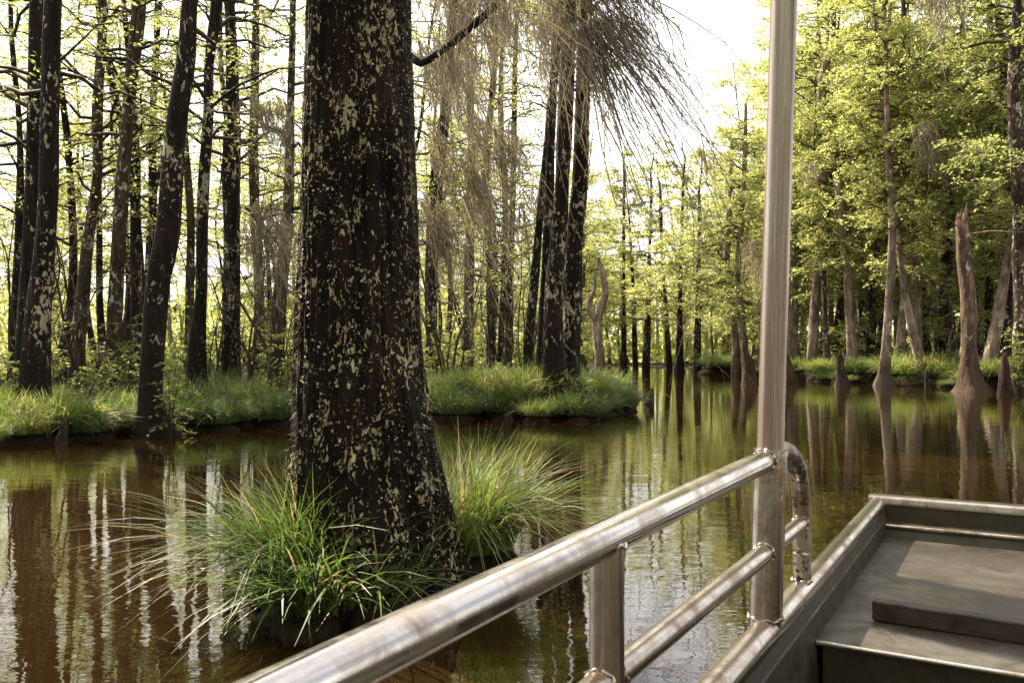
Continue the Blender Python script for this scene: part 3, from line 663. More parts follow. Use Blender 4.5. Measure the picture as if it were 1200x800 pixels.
moss('widest curtain of grey spanish moss streaming right from the cluster top into open sky', 16.0, [(662, -30, 0), (700, -20, -.3), (745, -15, -.5)], (.85, 1.0), 3.6, 18, .10, 301, 6, w_=.018, clump=.09)
moss('longest dark moss tail hanging down to the right in front of the bright sky', 15.6, [(668, 20, 0), (690, 35, 0), (705, 50, 0)], (.66, 1.0), 5.8, 46, .05, 302, 7, w_=.020, clump=.07)
moss('moss tuft under the high limb, ending in a thin tip over the sky', 15.8, [(716, -10, 0), (728, 10, 0), (735, 30, 0)], (.72, 1.0), 3.9, 30, .07, 303, 7, w_=.017, clump=.08)
moss('moss stream falling across the cluster trunks from upper left to lower right', 15.4, [(636, -10, 0), (640, 20, 0), (642, 60, 0)], (.55, 1.0), 4.2, 24, .08, 304, 6, w_=.016)
moss('shaggy moss mass wrapping the top of the cluster trunks', 16.0, [(632, 10, 0), (655, -8, 0), (690, 0, 0)], (.2, 1.0), 1.5, 20, .3, 305, 8, w_=.016, clump=.14)
moss('moss fringe hanging in long threads under the dark slanting limb', 10.0, [(505, 62, 0), (540, 38, 0), (575, 10, 0), (600, -8, 0)], (.35, 1.0), 1.25, 14, .09, 306, 15, w_=.010)
moss('thick moss curtain right beside the upper edge of the huge near trunk', 12.0, [(490, -10, 0), (520, -20, 0), (560, -12, 0), (600, -30, 0)], (.22, 1.0), 2.6, 16, .12, 307, 12, w_=.013)
moss('moss draped over the shaggy dark trunk behind the slanting limb', 14.5, [(495, 60, 0), (520, 70, 0), (545, 95, 0)], (.25, 1.0), 2.3, 18, .14, 308, 12, w_=.015)
moss('tangled moss streams slanting down to the grass behind the huge near trunk', 17.0, [(498, 160, 0), (530, 180, 0), (560, 215, 0)], (.42, 1.0), 3.0, 18, .12, 309, 10, w_=.016)
moss('moss hanging in slanting threads left of the cluster at mid height', 17.6, [(545, 120, 0), (580, 160, 0), (610, 190, 0)], (.45, 1.0), 2.4, 16, .12, 310, 10, w_=.015)
moss('low brown moss fall reaching the bank just right of the huge near trunk', 15.5, [(500, 240, 0), (515, 262, 0), (530, 290, 0)], (.38, 1.0), 2.4, 22, .11, 311, 12, w_=.014)
moss('moss veil among the thin pair of stems left of the cluster', 19.5, [(560, 230, 0), (590, 250, 0), (622, 240, 0)], (.30, 1.0), 2.4, 14, .12, 312, 9, w_=.016)
moss('beige moss veil between the brown limbed trunk and the huge near trunk, low down', 15.5, [(285, 270, 0), (310, 250, 0), (345, 265, 0)], (.45, 1.0), 2.2, 18, .14, 313, 11, w_=.015)
moss('beige moss strands high up, left of the huge near trunk', 15.0, [(280, 110, 0), (305, 130, 0), (345, 120, 0)], (.25, 1.0), 1.8, 14, .14, 314, 11, w_=.014)
moss('small brown moss tassel hanging high at the upper right of the photo', 24, [(1085, -8, 0), (1098, -10, 0), (1108, -6, 0)], (.08, 1.0), 1.9, 16, .07, 315, 10, w_=.03, clump=.12)
moss('moss tassel slanting down from the right bank crowns at mid height', 30, [(1078, 150, 0), (1082, 158, 0), (1086, 165, 0)], (.28, 1.0), 2.2, 16, .05, 316, 16, w_=.03, clump=.12)
rng = np.random.default_rng(330)
for k in range(26):
    px = rng.uniform(10, 345) if k % 2 else rng.uniform(490, 640); py = rng.uniform(-20, 260); Y = rng.uniform(18, 30)
    if k >= 20: px, py, Y = rng.uniform(820, 1180), rng.uniform(10, 330), rng.uniform(27, 44)
    moss('wisp of grey moss hanging among the leaves behind the front trunks', Y, [(px, py, 0), (px + 8, py + 4, 0), (px + 16, py + 3, 0)], (.2, 1.0), rng.uniform(.8, 2.2), 9, .10, 340 + k, 12, 'scattered moss wisps', w_=.018)

# the dark slanting limb with moss belongs to the huge near tree's neighbour: a broken-off hanging limb of the near tree
# ------------------------------------------------------------------ the huge near tree
NY = 4.4
prof = [(706, 330, 552), (680, 341, 541), (650, 344, 532), (600, 347, 521), (560, 349, 511), (500, 351, 499), (415, 353, 489), (300, 356, 485), (200, 358, 482), (100, 361, 479), (0, 364, 476), (-120, 366, 478)]
pts = [P((a + b_) / 2, py, NY) for py, a, b_ in prof]; rad = [(b_ - a) / 2 / F * NY for _, a, b_ in prof]
pts.insert(0, pts[0] + [0, 0, -.35]); rad.insert(0, rad[0] * 1.12)
top = pts[-1]
for f in (.33, .66, 1.0): pts.append(pts[-1] + np.array([.1, .15, 3.6])); rad.append(.27 * (1 - .8 * f))
pts = np.array(pts); org = np.array([pts[0][0], NY, 0.])
near = empty('cypress_tree', org, 'huge near trunk with black bark flecked with cream lichen, rising from grass tufts', 'tree')
n = 900; SD = 220
d0 = np.concatenate([[0], np.cumsum(np.linalg.norm(np.diff(pts, axis=0), axis=1))])
sel = d0 <= 3.9; cut = int(sel.sum())
sp = smooth_path(pts, n); d1 = np.linspace(0, d0[-1], n); r = np.interp(d1, d0, np.array(rad))
# finer rings low down: resample
dd = np.concatenate([np.linspace(0, 4.6, 620), np.linspace(4.62, d0[-1], 90)])
sp = np.stack([np.interp(dd, d1, sp[:, i]) for i in range(3)], -1); r = np.interp(dd, d1, r)
def modn(p, th):
    z = p[:, 2:3]; c, s_ = np.cos(th)[None], np.sin(th)[None]; o = np.zeros((len(p), len(th)))
    fl = .13 * np.exp(-np.clip(z, 0, 9) / .5) * np.cos(6 * th[None] + 1.1) + .03 * np.cos(5 * th[None] + .6 * z)
    q = np.stack([c * 9 + o, s_ * 9 + o, z * 3.2 + o], -1); q2 = np.stack([c * 26 + o, s_ * 26 + o, z * 13 + o], -1)
    q3 = np.stack([c * 3 + o, s_ * 3 + o, z * 1.2 + o], -1)
    ridge = (1 - abs(2 * vnoise(q * [1.25, 1.25, .45], 1) - 1)) * 1.6
    return 1 + fl + .085 * (ridge - .5) + .04 * (vnoise(q2, 2) - .5) + .06 * (vnoise(q3, 3) - .5)
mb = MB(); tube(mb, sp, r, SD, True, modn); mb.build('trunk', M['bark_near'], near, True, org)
rng = np.random.default_rng(9)
lb, lf = grow(rng, sp, r, 5.5, 13, 26, 3.2, .10, 12, 16, up=.3)
lb.build('limbs', M['twig'], near, True, org); lf.build('foliage', M['green'], near, False, org)
# slanting mossy limb that shows at the right of its trunk
mb, pp = limb('limb', '', 10.0, [(470, 92, -2.0), (492, 74, 0), (520, 58, 0), (545, 38, 0), (570, 16, 0), (592, -6, 0), (620, -60, 0)], .055, .04)
rn_ = np.random.default_rng(5)
o = mb.build('mossy_limb', M['bark_dark'], None, True, pp.mean(0)); tag(o, 'dark slanting limb with moss threads, rising right from behind the huge near trunk', 'branch')
# moss fuzz on the trunk flanks
rng = np.random.default_rng(12); N = 5200
k = rng.integers(60, 600, N); right = rng.uniform(0, 1, N) < .68
a = np.where(right, rng.normal(.0, .38, N), rng.normal(np.pi, .35, N)); rr = r[k] * 1.0
st = sp[k] + np.stack([np.cos(a) * rr, -abs(np.sin(a)) * rr * np.sign(rng.normal(.3, 1, N)), np.zeros(N)], -1)
L = rng.uniform(.02, .10, N) * np.where(right, 1.2, .7)
d = norm(np.stack([np.cos(a) * .7, -.1 + 0 * a, -1 + 0 * a], -1) + rng.normal(0, .4, (N, 3)))
t_ = np.linspace(0, 1, 4)[None, :, None]; Pt = st[:, None] + d[:, None] * t_ * L[:, None, None] + np.cumsum(rng.normal(0, .004, (N, 4, 3)), 1)
mb = MB(); ribbons(mb, Pt, .0022 * (1.2 - t_[..., 0]) * np.ones((N, 1)), norm(rng.normal(0, 1, (N, 3)))); mb.build('moss_fuzz', M['moss'], near, False, org)
# lichen and bark flakes standing off the bark
rng = np.random.default_rng(14); N = 6500
k = rng.integers(20, 610, N); a = rng.uniform(0, 2 * np.pi, N)
mm = np.array([modn(sp[kk:kk+1], np.array([aa]))[0, 0] for kk, aa in zip(k, a)])
# tube frame: A = T x ref
Tn = norm(np.gradient(sp, axis=0)); Av = norm(np.cross(Tn, [0., 1, 0])); Bv = np.cross(Tn, Av)
nv = np.cos(a)[:, None] * Av[k] + np.sin(a)[:, None] * Bv[k]
keep = vnoise(np.stack([np.cos(a) * 2.5, np.sin(a) * 2.5, sp[k, 2] * 2.2], -1), 8) > .33
pos = sp[k] + nv * (r[k] * mm)[:, None] + nv * .004; pos, nv2 = pos[keep], nv[keep]
mb = MB()
sz = .005 + .014 * rng.uniform(0, 1, len(pos)) ** 2.2; 
for q in range(3):
    jp = pos + rng.normal(0, .006, pos.shape) * [1, 1, 1.4]
    leaves(mb, jp + nv2 * .001 * q, rng.normal(0, 1, pos.shape) * np.array([1, 1, .5]), nv2 + rng.normal(0, .35, pos.shape), sz * rng.uniform(.5, 1.2, len(pos)), sz * .8 * rng.uniform(.5, 1.2, len(pos)))
M['lichen'] = leaf_mat('lichen_flakes', (.30, .25, .14), (.58, .52, .36), .1, 1.0)
mb.build('lichen_flakes', M['lichen'], near, False, org)

# ------------------------------------------------------------------ grass
def blades(mb, rng, c, n, r0, L, wd, out=.7, K=6, az=None, azs=None, upr=.9, squash=1.):
    a = rng.uniform(0, 2 * np.pi, n) if az is None else rng.normal(az, azs, n)
    a2 = rng.uniform(0, 2 * np.pi, n); rad = r0 * np.sqrt(rng.uniform(0, 1, n))
    root = np.asarray(c) + np.stack([np.cos(a2) * rad, np.sin(a2) * rad * squash, np.zeros(n)], -1)
    Lr = L * rng.uniform(.45, 1.15, n); o = out * rng.uniform(.25, 1.3, n)
    t_ = np.linspace(0, 1, K)[None]
    h = np.stack([np.cos(a), np.sin(a), 0 * a], -1)
    b_ = rng.uniform(.35, .95, n)[:, None]
    Pt = root[:, None] + h[:, None] * ((t_ ** 1.35) * (o * Lr)[:, None])[..., None]
    Pt[..., 2] += Lr[:, None] * upr * (t_ - b_ * t_ ** 2.2 * np.clip(o, .2, 1.2)[:, None])
    tw = rng.normal(0, .5, n); side = norm(np.stack([-np.sin(a + tw), np.cos(a + tw), rng.normal(0, .25, n)], -1))
    W = wd * rng.uniform(.6, 1.3, n)[:, None] * np.array([.7, 1, .95, .8, .5, .08])[None, :K] if K == 6 else wd * np.ones((n, K)) * np.linspace(1, .1, K)
    ribbons(mb, Pt, W, side)
def tussock(label, c, n, r0, L, wd, out=.7, mat='grass', seed=0, group=None, hump=True, **kw):
    rng = np.random.default_rng(seed); mb = MB(); c = np.asarray(c, float)
    blades(mb, rng, c, n, r0, L, wd, out, **kw)
    root = empty('grass_tussock', (c[0], c[1], max(0, c[2] - .1)), label, 'grass tussock', group)
    mb.build('blades', M[mat], root, True, np.array(root.location))
    if hump:
        mb = MB(); th = np.linspace(0, 2*np.pi, 18, endpoint=False); ph = np.linspace(-.3, np.pi/2 - .05, 8)
        R1, HH = r0 * 1.1, max(.10, c[2] + .02)
        V = []
        for p_ in ph:
            for t1 in th:
                k_ = 1 + .25 * math.sin(3 * t1 + seed) + .12 * math.sin(7 * t1)
                V.append([c[0] + R1 * k_ * math.cos(t1) * math.cos(p_), c[1] + R1 * k_ * math.sin(t1) * math.cos(p_), HH * math.sin(p_)])
        i = np.arange(7)[:, None] * 18; j = np.arange(18)[None]; j2 = (j + 1) % 18
        mb.add(V, np.stack([i + j, i + j2, i + 18 + j2, i + 18 + j], -1).reshape(-1, 4))
        mb.build('root_mound', M['mud'], root, True, np.array(root.location))
    return root
# near tree's tufts
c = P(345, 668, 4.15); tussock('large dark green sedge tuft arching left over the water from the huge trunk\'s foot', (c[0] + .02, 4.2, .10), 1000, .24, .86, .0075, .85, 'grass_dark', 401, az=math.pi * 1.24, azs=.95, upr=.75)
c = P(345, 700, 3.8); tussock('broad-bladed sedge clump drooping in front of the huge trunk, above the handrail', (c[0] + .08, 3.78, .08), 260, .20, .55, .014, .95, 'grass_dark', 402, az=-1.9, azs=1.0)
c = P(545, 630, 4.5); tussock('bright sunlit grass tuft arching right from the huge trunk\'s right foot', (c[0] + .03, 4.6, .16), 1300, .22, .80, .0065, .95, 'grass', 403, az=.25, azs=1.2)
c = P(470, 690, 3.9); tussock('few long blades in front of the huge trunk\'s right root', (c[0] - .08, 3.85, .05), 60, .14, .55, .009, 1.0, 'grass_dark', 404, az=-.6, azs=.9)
# middle hummocks
G = [(525, 462, 18.0, .55, .55, 'small left hummock of the three grass mounds in the middle distance'),
     (565, 470, 17.3, .60, .60, 'middle grass mound between two others beyond the huge trunk'),
     (603, 474, 16.8, .75, .75, 'largest bright green grass mound left of the moss-hung cluster'),
     (690, 462, 17.6, .30, .45, 'narrow green tuft clinging to the right side of the moss-hung cluster'),
     (505, 455, 20.0, .6, .55, 'shaded grass mound half hidden at the right edge of the huge trunk')]
for i, (px, py, Y, r0, L, lab) in enumerate(G):
    c = P(px, py, Y); tussock(lab, (c[0], Y, .36), 2400, r0 * 1.1, L * 1.25, .013, .95, 'grass', 420 + i)
# right bank hummocks
G = [(1009, 447, 36, .85, .8, 'grass hummock between the black stump and the broad-footed trunk'),
     (1075, 449, 33.5, 1.35, 1.0, 'largest dark green grass hummock on the right bank'),
     (1106, 447, 35, 1.0, .95, 'taller grass hummock left of the broken orange snag'),
     (1162, 455, 29, .6, .7, 'pale grass hummock between the broken snag and the post-like stump'),
     (843, 438, 51, 1.0, .95, 'round dark grass hummock on the far right bank left of the steel pole'),
     (965, 446, 38, .5, .7, 'little grass tuft behind the smooth right-leaning trunk'),
     (936, 443, 40, .8, .75, 'grass tuft on the bank just right of the steel pole'),
     (1196, 458, 28.5, .7, .8, 'grass hummock at the very right edge of the photo')]
for i, (px, py, Y, r0, L, lab) in enumerate(G):
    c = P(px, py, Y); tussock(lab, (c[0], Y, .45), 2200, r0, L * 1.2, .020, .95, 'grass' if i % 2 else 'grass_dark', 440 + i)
# left bank tufts
G = [(22, 500, 12.2, .4, .75), (70, 505, 12.2, .35, .75), (112, 500, 12.7, .35, .6), (140, 486, 14.5, .4, .7), (205, 470, 17.5, .5, .8), (300, 478, 17.5, .5, .75),
     (262, 474, 18.2, .55, .7), (10, 470, 15.5, .5, .8), (318, 470, 18.5, .5, .9), (350, 490, 15.6, .3, .55), (238, 488, 15.6, .3, .45)]
LL = ['strap-leaved sedge at the far left corner of the bank', 'sedge tuft in front of the far-left flared trunk', 'sedge tuft at the waterline between the flared trunk and the big leaning trunk',
      'sedge tuft under the mottled pale trunk', 'sunlit grass behind the big leaning black trunk', 'tall light grass below the beige trunk', 'sunlit grass patch right of the lichen-spotted trunk',
      'back sedge tuft at the left photo edge', 'tall pale grass behind the brown limbed trunk', 'arching tuft at the water left of the huge near trunk', 'low tuft at the foot of the lichen-spotted trunk']
for i, (px, py, Y, r0, L) in enumerate(G):
    c = P(px, py, Y); tussock(LL[i], (c[0], Y, .16), 520 if i < 4 else 1100, r0, L, .02 if i < 4 else .012, .95, 'grass', 460 + i)

rng = np.random.default_rng(480)
def hummock(c, n, r0, L, wd, out, mat, seed):
    return tussock('x', c, n, r0, L, wd, out, mat, seed)
hp = [hummock((0, 0, .3), 1000, .5, .8, .015, .95, 'grass', 481), hummock((0, 0, .3), 800, .35, .65, .014, .9, 'grass', 482), hummock((0, 0, .3), 1000, .6, 1.0, .016, .95, 'grass_dark', 483)]
hused = set()
def put_h(k, x, y, rz, s_, label, group):
    src = hp[k]
    if k not in hused: o = src; hused.add(k)
    else:
        o = src.copy(); COL.objects.link(o)
        for ch in src.children: c_ = ch.copy(); COL.objects.link(c_); c_.parent = o
    o.location = (x, y, .05); o.rotation_euler = (0, 0, rz); o.scale = (s_, s_, s_); tag(o, label, 'grass tussock', group)
cnt = 0; tries = 0
while cnt < 58 and tries < 9000:
    tries += 1; x, y = rng.uniform(-14, 3), rng.uniform(10.5, 26)
    s0 = sdf1(x, y)
    if s0 < -.15 or s0 > 6 or abs(x) > .62 * y or rng.uniform() > math.exp(-s0 / 3.5) + .15: continue
    put_h(int(rng.choice([0, 1, 2, 2])), x, y, rng.uniform(0, 6.28), rng.uniform(.45, 1.15), 'one of many sedge hummocks dotted over the left swamp bank', 'sedge hummocks of the left bank'); cnt += 1
cnt = 0; tries = 0
while cnt < 54 and tries < 9000:
    tries += 1; x, y = rng.uniform(10, 26), rng.uniform(24, 62)
    s0 = sdf1(x, y)
    if s0 < -.2 or s0 > 5 or x > .63 * y: continue
    put_h(int(rng.choice([0, 2, 2])), x, y, rng.uniform(0, 6.28), rng.uniform(.7, 1.5), 'one of many sedge hummocks along the right bank behind the front trunks', 'sedge hummocks of the right bank'); cnt += 1

for side_, (xa, xb, ya, yb), tot, lab_, grp in (('l', (-10, 2.4, 10, 24), 34, 'one of the low dark tufts drooping over the left waterline', 'tufts drooping over the left waterline'), ('r', (12, 24, 22, 50), 22, 'one of the low tufts drooping over the right waterline', 'tufts drooping over the right waterline')):
    cnt = 0; tries = 0
    while cnt < tot and tries < 9000:
        tries += 1; x, y = rng.uniform(xa, xb), rng.uniform(ya, yb); s0 = sdf1(x, y)
        if not -.75 < s0 < .05 or abs(x) > .63 * y: continue
        put_h(2 if rng.uniform() < .75 else 1, x, y, rng.uniform(0, 6.28), rng.uniform(.3, .75), lab_, grp); cnt += 1
# ground cover (uncountable)
rng = np.random.default_rng(500); mb = MB()
X = rng.uniform(-34, 34, 26000); Yv = rng.uniform(9, 62, 26000); s = channel_sdf(X, Yv); ok = (s > -.25) & (s < 9) & (abs(X) < .7 * Yv + 2); X, Yv = X[ok], Yv[ok]
Z = ground_z(X, Yv); ok = Z > -.05; X, Yv, Z = X[ok], Yv[ok], Z[ok]
for sc_, part in ((1, slice(0, None)),):
    nb = 3
    c = np.stack([np.repeat(X, nb), np.repeat(Yv, nb), np.repeat(Z, nb)], -1) + rng.normal(0, .10, (len(X) * nb, 3)) * [1, 1, 0]
    n = len(c); a = rng.uniform(0, 6.28, n); pn = vnoise(np.stack([c[:, 0] * 1.3, c[:, 1] * 1.3, c[:, 2] * 0], -1), 21)
    L = rng.uniform(.12, .45, n) * (.1 + 1.5 * pn ** 2.6); o = rng.uniform(.2, 1.2, n)
    t_ = np.linspace(0, 1, 4)[None]
    Pt = c[:, None] + np.stack([np.cos(a), np.sin(a), 0 * a], -1)[:, None] * (t_ ** 1.4 * (o * L)[:, None])[..., None]
    Pt[..., 2] += L[:, None] * (t_ - .5 * t_ ** 2 * o[:, None])
    ribbons(mb, Pt, (.012 + .0004 * c[:, 1:2]) * np.array([[1, .9, .6, .1]]), norm(np.stack([-np.sin(a), np.cos(a), 0 * a], -1)))
tag(mb.build('bank_grass', M['grass_dark'], None, True), 'low grass and sedge covering the swamp banks', 'grass', kind='stuff')
mb = MB(); N = 60000
X = rng.uniform(-34, 40, N); Yv = rng.uniform(9, 60, N); s = channel_sdf(X, Yv); ok = (s > -.3) & (s < 10) & (abs(X) < .7 * Yv + 2); X, Yv = X[ok], Yv[ok]
Z = np.maximum(ground_z(X, Yv), .0) + .02
leaves(mb, np.stack([X, Yv, Z], -1), rng.normal(0, 1, (len(X), 3)) * [1, 1, .2], np.array([0, 0, 1]) + rng.normal(0, .3, (len(X), 3)), .10, .05)
tag(mb.build('leaf_litter', M['litter'], None, False), 'brown leaf litter lying over the muddy banks', 'leaf litter', kind='stuff')

# understorey shrubs
def shrub(label, px, py, Y, h, w_, n, ll, seed, group=None, mat='fern', tilt=0.):
    rng = np.random.default_rng(seed); c = P(px, py, Y); c[2] = max(0.02, float(ground_z(np.array([c[0]]), np.array([Y]))[0]))
    root = empty('shrub', c, label, 'shrub', group); st = MB(); lf = MB()
    for k in range(rng.integers(5, 9)):
        a = rng.uniform(0, 6.28); e = c + [math.cos(a) * w_ * rng.uniform(.3, 1) + tilt, math.sin(a) * w_ * .7, h * rng.uniform(.6, 1.1)]
        midp = (c + e) / 2 + [0, 0, h * .12]; pp = smooth_path(np.array([c - [0, 0, .1], midp, e]), 10); tube(st, pp, np.linspace(.012, .004, 10), 4, False)
        m = n; i0 = rng.integers(3, 10, m); o = pp[i0]; D = norm(rng.normal(0, 1, (m, 3)) * [1, 1, .35]); Lm = rng.uniform(.1, .4, m)
        for q in range(0, m, 2): tube(st, np.array([o[q], o[q] + D[q] * Lm[q]]), [.004, .002], 3, False)
        sprays(lf, rng, o, D, Lm, 12, ll, flat=.5, wf=.35)
    st.build('stems', M['twig'], root, True, c); lf.build('foliage', M[mat], root, False, c); return root
S_ = [(30, 480, 14.5, 1.6, .7, 16, .08, 'leafy shrub with low branches in front of the far-left trunks'),
      (95, 478, 14.0, .9, .5, 14, .08, 'low leafy shrub between the far-left flared trunk and the mottled trunk'),
      (200, 480, 12.4, 1.0, .28, 8, .08, 'small shrub with bright leaves sprouting against the big leaning black trunk'),
      (205, 490, 14.2, .6, .4, 12, .06, 'low shrub at the water right of the big leaning black trunk'),
      (140, 450, 17.5, 1.9, .8, 15, .09, 'taller shrub behind the mottled pale trunk'),
      (335, 470, 16.5, 1.6, .7, 12, .08, 'shrub at the foot of the brown limbed trunk'),
      (505, 450, 20, 1.5, .7, 14, .08, 'leafy shrub at the right edge of the huge near trunk behind the grass'),
      (676, 470, 16.0, .8, .35, 14, .07, 'small pale-leaved shrub at the foot of the moss-hung cluster'),
      (697, 462, 18.5, .8, .4, 15, .08, 'shrub on the tip of the grassy point beside the open channel'),
      (618, 445, 20, 1.6, .7, 14, .09, 'shrub behind the largest middle grass mound'),
      (1045, 440, 35, 1.5, .8, 12, .12, 'pale shrub between the broad-footed trunk and the crooked tall trunk'),
      (1190, 440, 26.4, 1.9, .6, 14, .10, 'pale-leaved shrub in front of the right edge trunk'),
      (985, 440, 39, 2.2, 1.0, 14, .12, 'shrub behind the black stump on the right bank'),
      (770, 430, 80, 2.4, 2.2, 22, .2, 'pale shrubs closing the far end of the water')]
for i, (px, py, Y, h, w_, n, ll, lab) in enumerate(S_): shrub(lab, px, py, Y, h, w_, n, ll, 600 + i)
rng = np.random.default_rng(640)
for k in range(36):
    Y = rng.uniform(19, 34); px = rng.uniform(-10, 345) if k % 3 else rng.uniform(490, 640)
    shrub('low sunlit bush in the undergrowth behind the left bank\'s front trunks', px, 450, Y, rng.uniform(.8, 2.6), rng.uniform(.6, 1.3), 14, .11, 650 + k, 'undergrowth bushes of the left wood', 'lime' if k % 2 else 'fern')
for k in range(22):
    Y = rng.uniform(50, 74) if k % 2 else rng.uniform(34, 48); X0 = (16 if k % 2 else 17) + rng.uniform(-1, 5)
    if k >= 16: X0 = rng.uniform(4.5, 6); Y = rng.uniform(52, 80)
    shrub('small bush in the shade at the foot of the right bank wood' if k < 16 else 'small bright bush on the far left shore beyond the forked dead trunk', 600 + X0 / Y * 1000, 440, Y, rng.uniform(1.0, 2.4), rng.uniform(.8, 1.5), 14, .16, 700 + k, 'bushes at the foot of the right wood' if k < 16 else 'bushes on the far left shore', 'lime' if k % 3 == 0 else 'fern')

rng = np.random.default_rng(800); kn = []
for k in range(3):
    mb = MB(); hgt = (.35, .5, .25)[k]; pth = np.array([[0, 0, -.15], [.01, 0, .05], [.02 * k, .02, hgt * .5], [.03, .01, hgt * .85], [.03, .01, hgt]])
    tube(mb, smooth_path(pth, 14), np.interp(np.linspace(0, 1, 14), [0, .4, .8, 1], [.13, .075, .045, .02]), 10, True, lambda p, th: 1 + .22 * np.cos(4 * th[None] + k) * np.exp(-p[:, 2:3] * 3) + .3 * (vnoise(np.stack([np.cos(th)[None] * 2 + p[:, 2:3] * 6, np.sin(th)[None] * 2 + 0 * p[:, 2:3], p[:, 2:3] * 9 + 0 * th[None]], -1), k) - .5))
    kn.append(mb.build('cypress_knee', M['bark_mid']))
cnt = 0; ku = set(); tries = 0
while cnt < 34 and tries < 9000:
    tries += 1; x, y = rng.uniform(-10, 24), rng.uniform(11, 50)
    s0 = sdf1(x, y)
    if s0 < -1.0 or s0 > .6 or abs(x) > .6 * y: continue
    k = int(rng.integers(0, 3)); o = kn[k] if k not in ku else kn[k].copy()
    if k in ku: COL.objects.link(o)
    ku.add(k); o.location = (x, y, 0); o.rotation_euler = (rng.normal(0, .08), rng.normal(0, .08), rng.uniform(0, 6.28)); sc_ = rng.uniform(.6, 1.5); o.scale = (sc_, sc_, sc_ * rng.uniform(.7, 1.3))
    tag(o, 'small brown cypress knee poking out of the water or mud by the bank', 'cypress knee', 'cypress knees along the shores'); cnt += 1
mb = MB(); N = 9000; X = rng.uniform(-12, 20, N); Yv = rng.uniform(2, 45, N); s_ = channel_sdf(X, Yv)
pr_ = vnoise(np.stack([X * .5, Yv * .5, X * 0], -1), 41); ok = (s_ < 0) & (rng.uniform(0, 1, N) < np.where(s_ > -1.6, .5, .04) * (pr_ > .45)); X, Yv = X[ok], Yv[ok]
leaves(mb, np.stack([X, Yv, X * 0 + .006], -1), rng.normal(0, 1, (len(X), 3)) * [1, 1, .02], np.array([0, 0, 1.]) + rng.normal(0, .06, (len(X), 3)), rng.uniform(.02, .07, len(X)), rng.uniform(.012, .03, len(X)))
tag(mb.build('floating_leaves', M['litter'], None, False), 'small fallen leaves and flecks floating on the dark water', 'floating leaves', kind='stuff')
# floating log and the far white boat
mb = MB(); c = P(723, 441, 46); tube(mb, smooth_path(np.array([c + [-.35, 0, -.2], c + [-.25, 0, .05], c + [.05, 0, .16], c + [.4, 0, .0], c + [.5, 0, -.2]]), 16), np.linspace(.16, .2, 16), 9, True, lambda p, th: 1 + .3 * (vnoise(np.stack([p[:, :1] * 3 + np.cos(th), np.sin(th) + 0 * p[:, :1], p[:, 2:] * 3 + 0 * th], -1)) - .5))
tag(mb.build('log', M['stump'], None, True, c), 'small black humped log breaking the water right of the forked dead trunk', 'log')
c = P(687, 413, 60)
bt = empty('moored_boat', (c[0], 60, 0), 'tiny pale boat canopy seen far off between the cluster and the forked dead trunk', 'boat')
mb = MB(); box(mb, (0, 0, 1.22), (1.0, 0, 0), (0, .7, 0), (0, 0, .05)); mb.build('canopy', M['white'], bt, False)
mb = MB()
L_ = [(-1.2, .35), (-.9, .1), (.9, .1), (1.3, .4)]
V = [[x, s * .6, z] for x, z in L_ for s in (-1, 1)] + [[x, s * .65, .45] for x, _ in L_ for s in (-1, 1)]
mb.add(V, [[0, 2, 3, 1], [2, 4, 5, 3], [4, 6, 7, 5], [0, 8, 10, 2], [2, 10, 12, 4], [4, 12, 14, 6], [1, 3, 11, 9], [3, 5, 13, 11], [5, 7, 15, 13], [0, 1, 9, 8], [6, 14, 15, 7]]); mb.build('hull', M['alu'], bt, False)
for sx in (-.9, .9):
    for sy in (-.5, .5):
        mb = MB(); tube(mb, np.array([[sx, sy, .3], [sx, sy, 1.2]]), .03, 6); mb.build('post', M['alu'], bt)

# ------------------------------------------------------------------ the boat we stand in
Bo = np.array([.51, 1.70, 0.]); U = norm(np.array([.504, .864, 0.])); Vv = np.array([U[1], -U[0], 0.])   # U: to the bow, Vv: inboard
def B(s, v, z): return Bo + U * s + Vv * v + np.array([0, 0, z])
boat = empty('tour_boat', tuple(B(0, .9, 0)), 'flat aluminium tour boat in the foreground with tube rails and a square bow deck', 'boat')
BO = np.array(boat.location)
def bpart(mb, name, mat, parent=None, smooth=True, label=None):
    o = mb.build(name, M[mat], parent or boat, smooth, BO)
    if label: o['label'] = label
    return o
GZ_ = .652; WID = 1.9; SB = 1.667; ST = -3.2
dkz = .55
# gunwale tubes
mb = MB(); tube(mb, smooth_path(np.array([B(ST, 0, GZ_), B(SB - .02, 0, GZ_)]), 40), .028, 20); bpart(mb, 'gunwale', 'alu_worn', label='scuffed tube gunwale under the railing')
mb = MB(); tube(mb, smooth_path(np.array([B(ST, WID, GZ_), B(SB - .02, WID, GZ_)]), 40), .028, 16); bpart(mb, 'gunwale', 'alu_worn')
# sides: inner sheet with a folded seam
def sheet(mb, prof_, s0, s1):
    """profile (v,z) list extruded from s0 to s1 along the boat"""
    n = len(prof_); V = [B(s0, v, z) for v, z in prof_] + [B(s1, v, z) for v, z in prof_]
    mb.add(V, [[i, i + 1, n + i + 1, n + i] for i in range(n - 1)])
mb = MB(); sheet(mb, [(.0, .655), (.022, .64), (.030, .612), (.033, .608), (.034, .545), (.06, .12), (-.02, .10), (-.03, .655), (.0, .655)], ST, SB); bpart(mb, 'hull_side', 'hull', smooth=False)
mb = MB(); sheet(mb, [(WID, .655), (WID - .022, .64), (WID - .030, .612), (WID - .036, .606), (WID - .034, .545), (WID - .06, .12), (WID + .02, .10), (WID + .03, .655), (WID, .655)], ST, SB); bpart(mb, 'hull_side', 'hull', smooth=False)
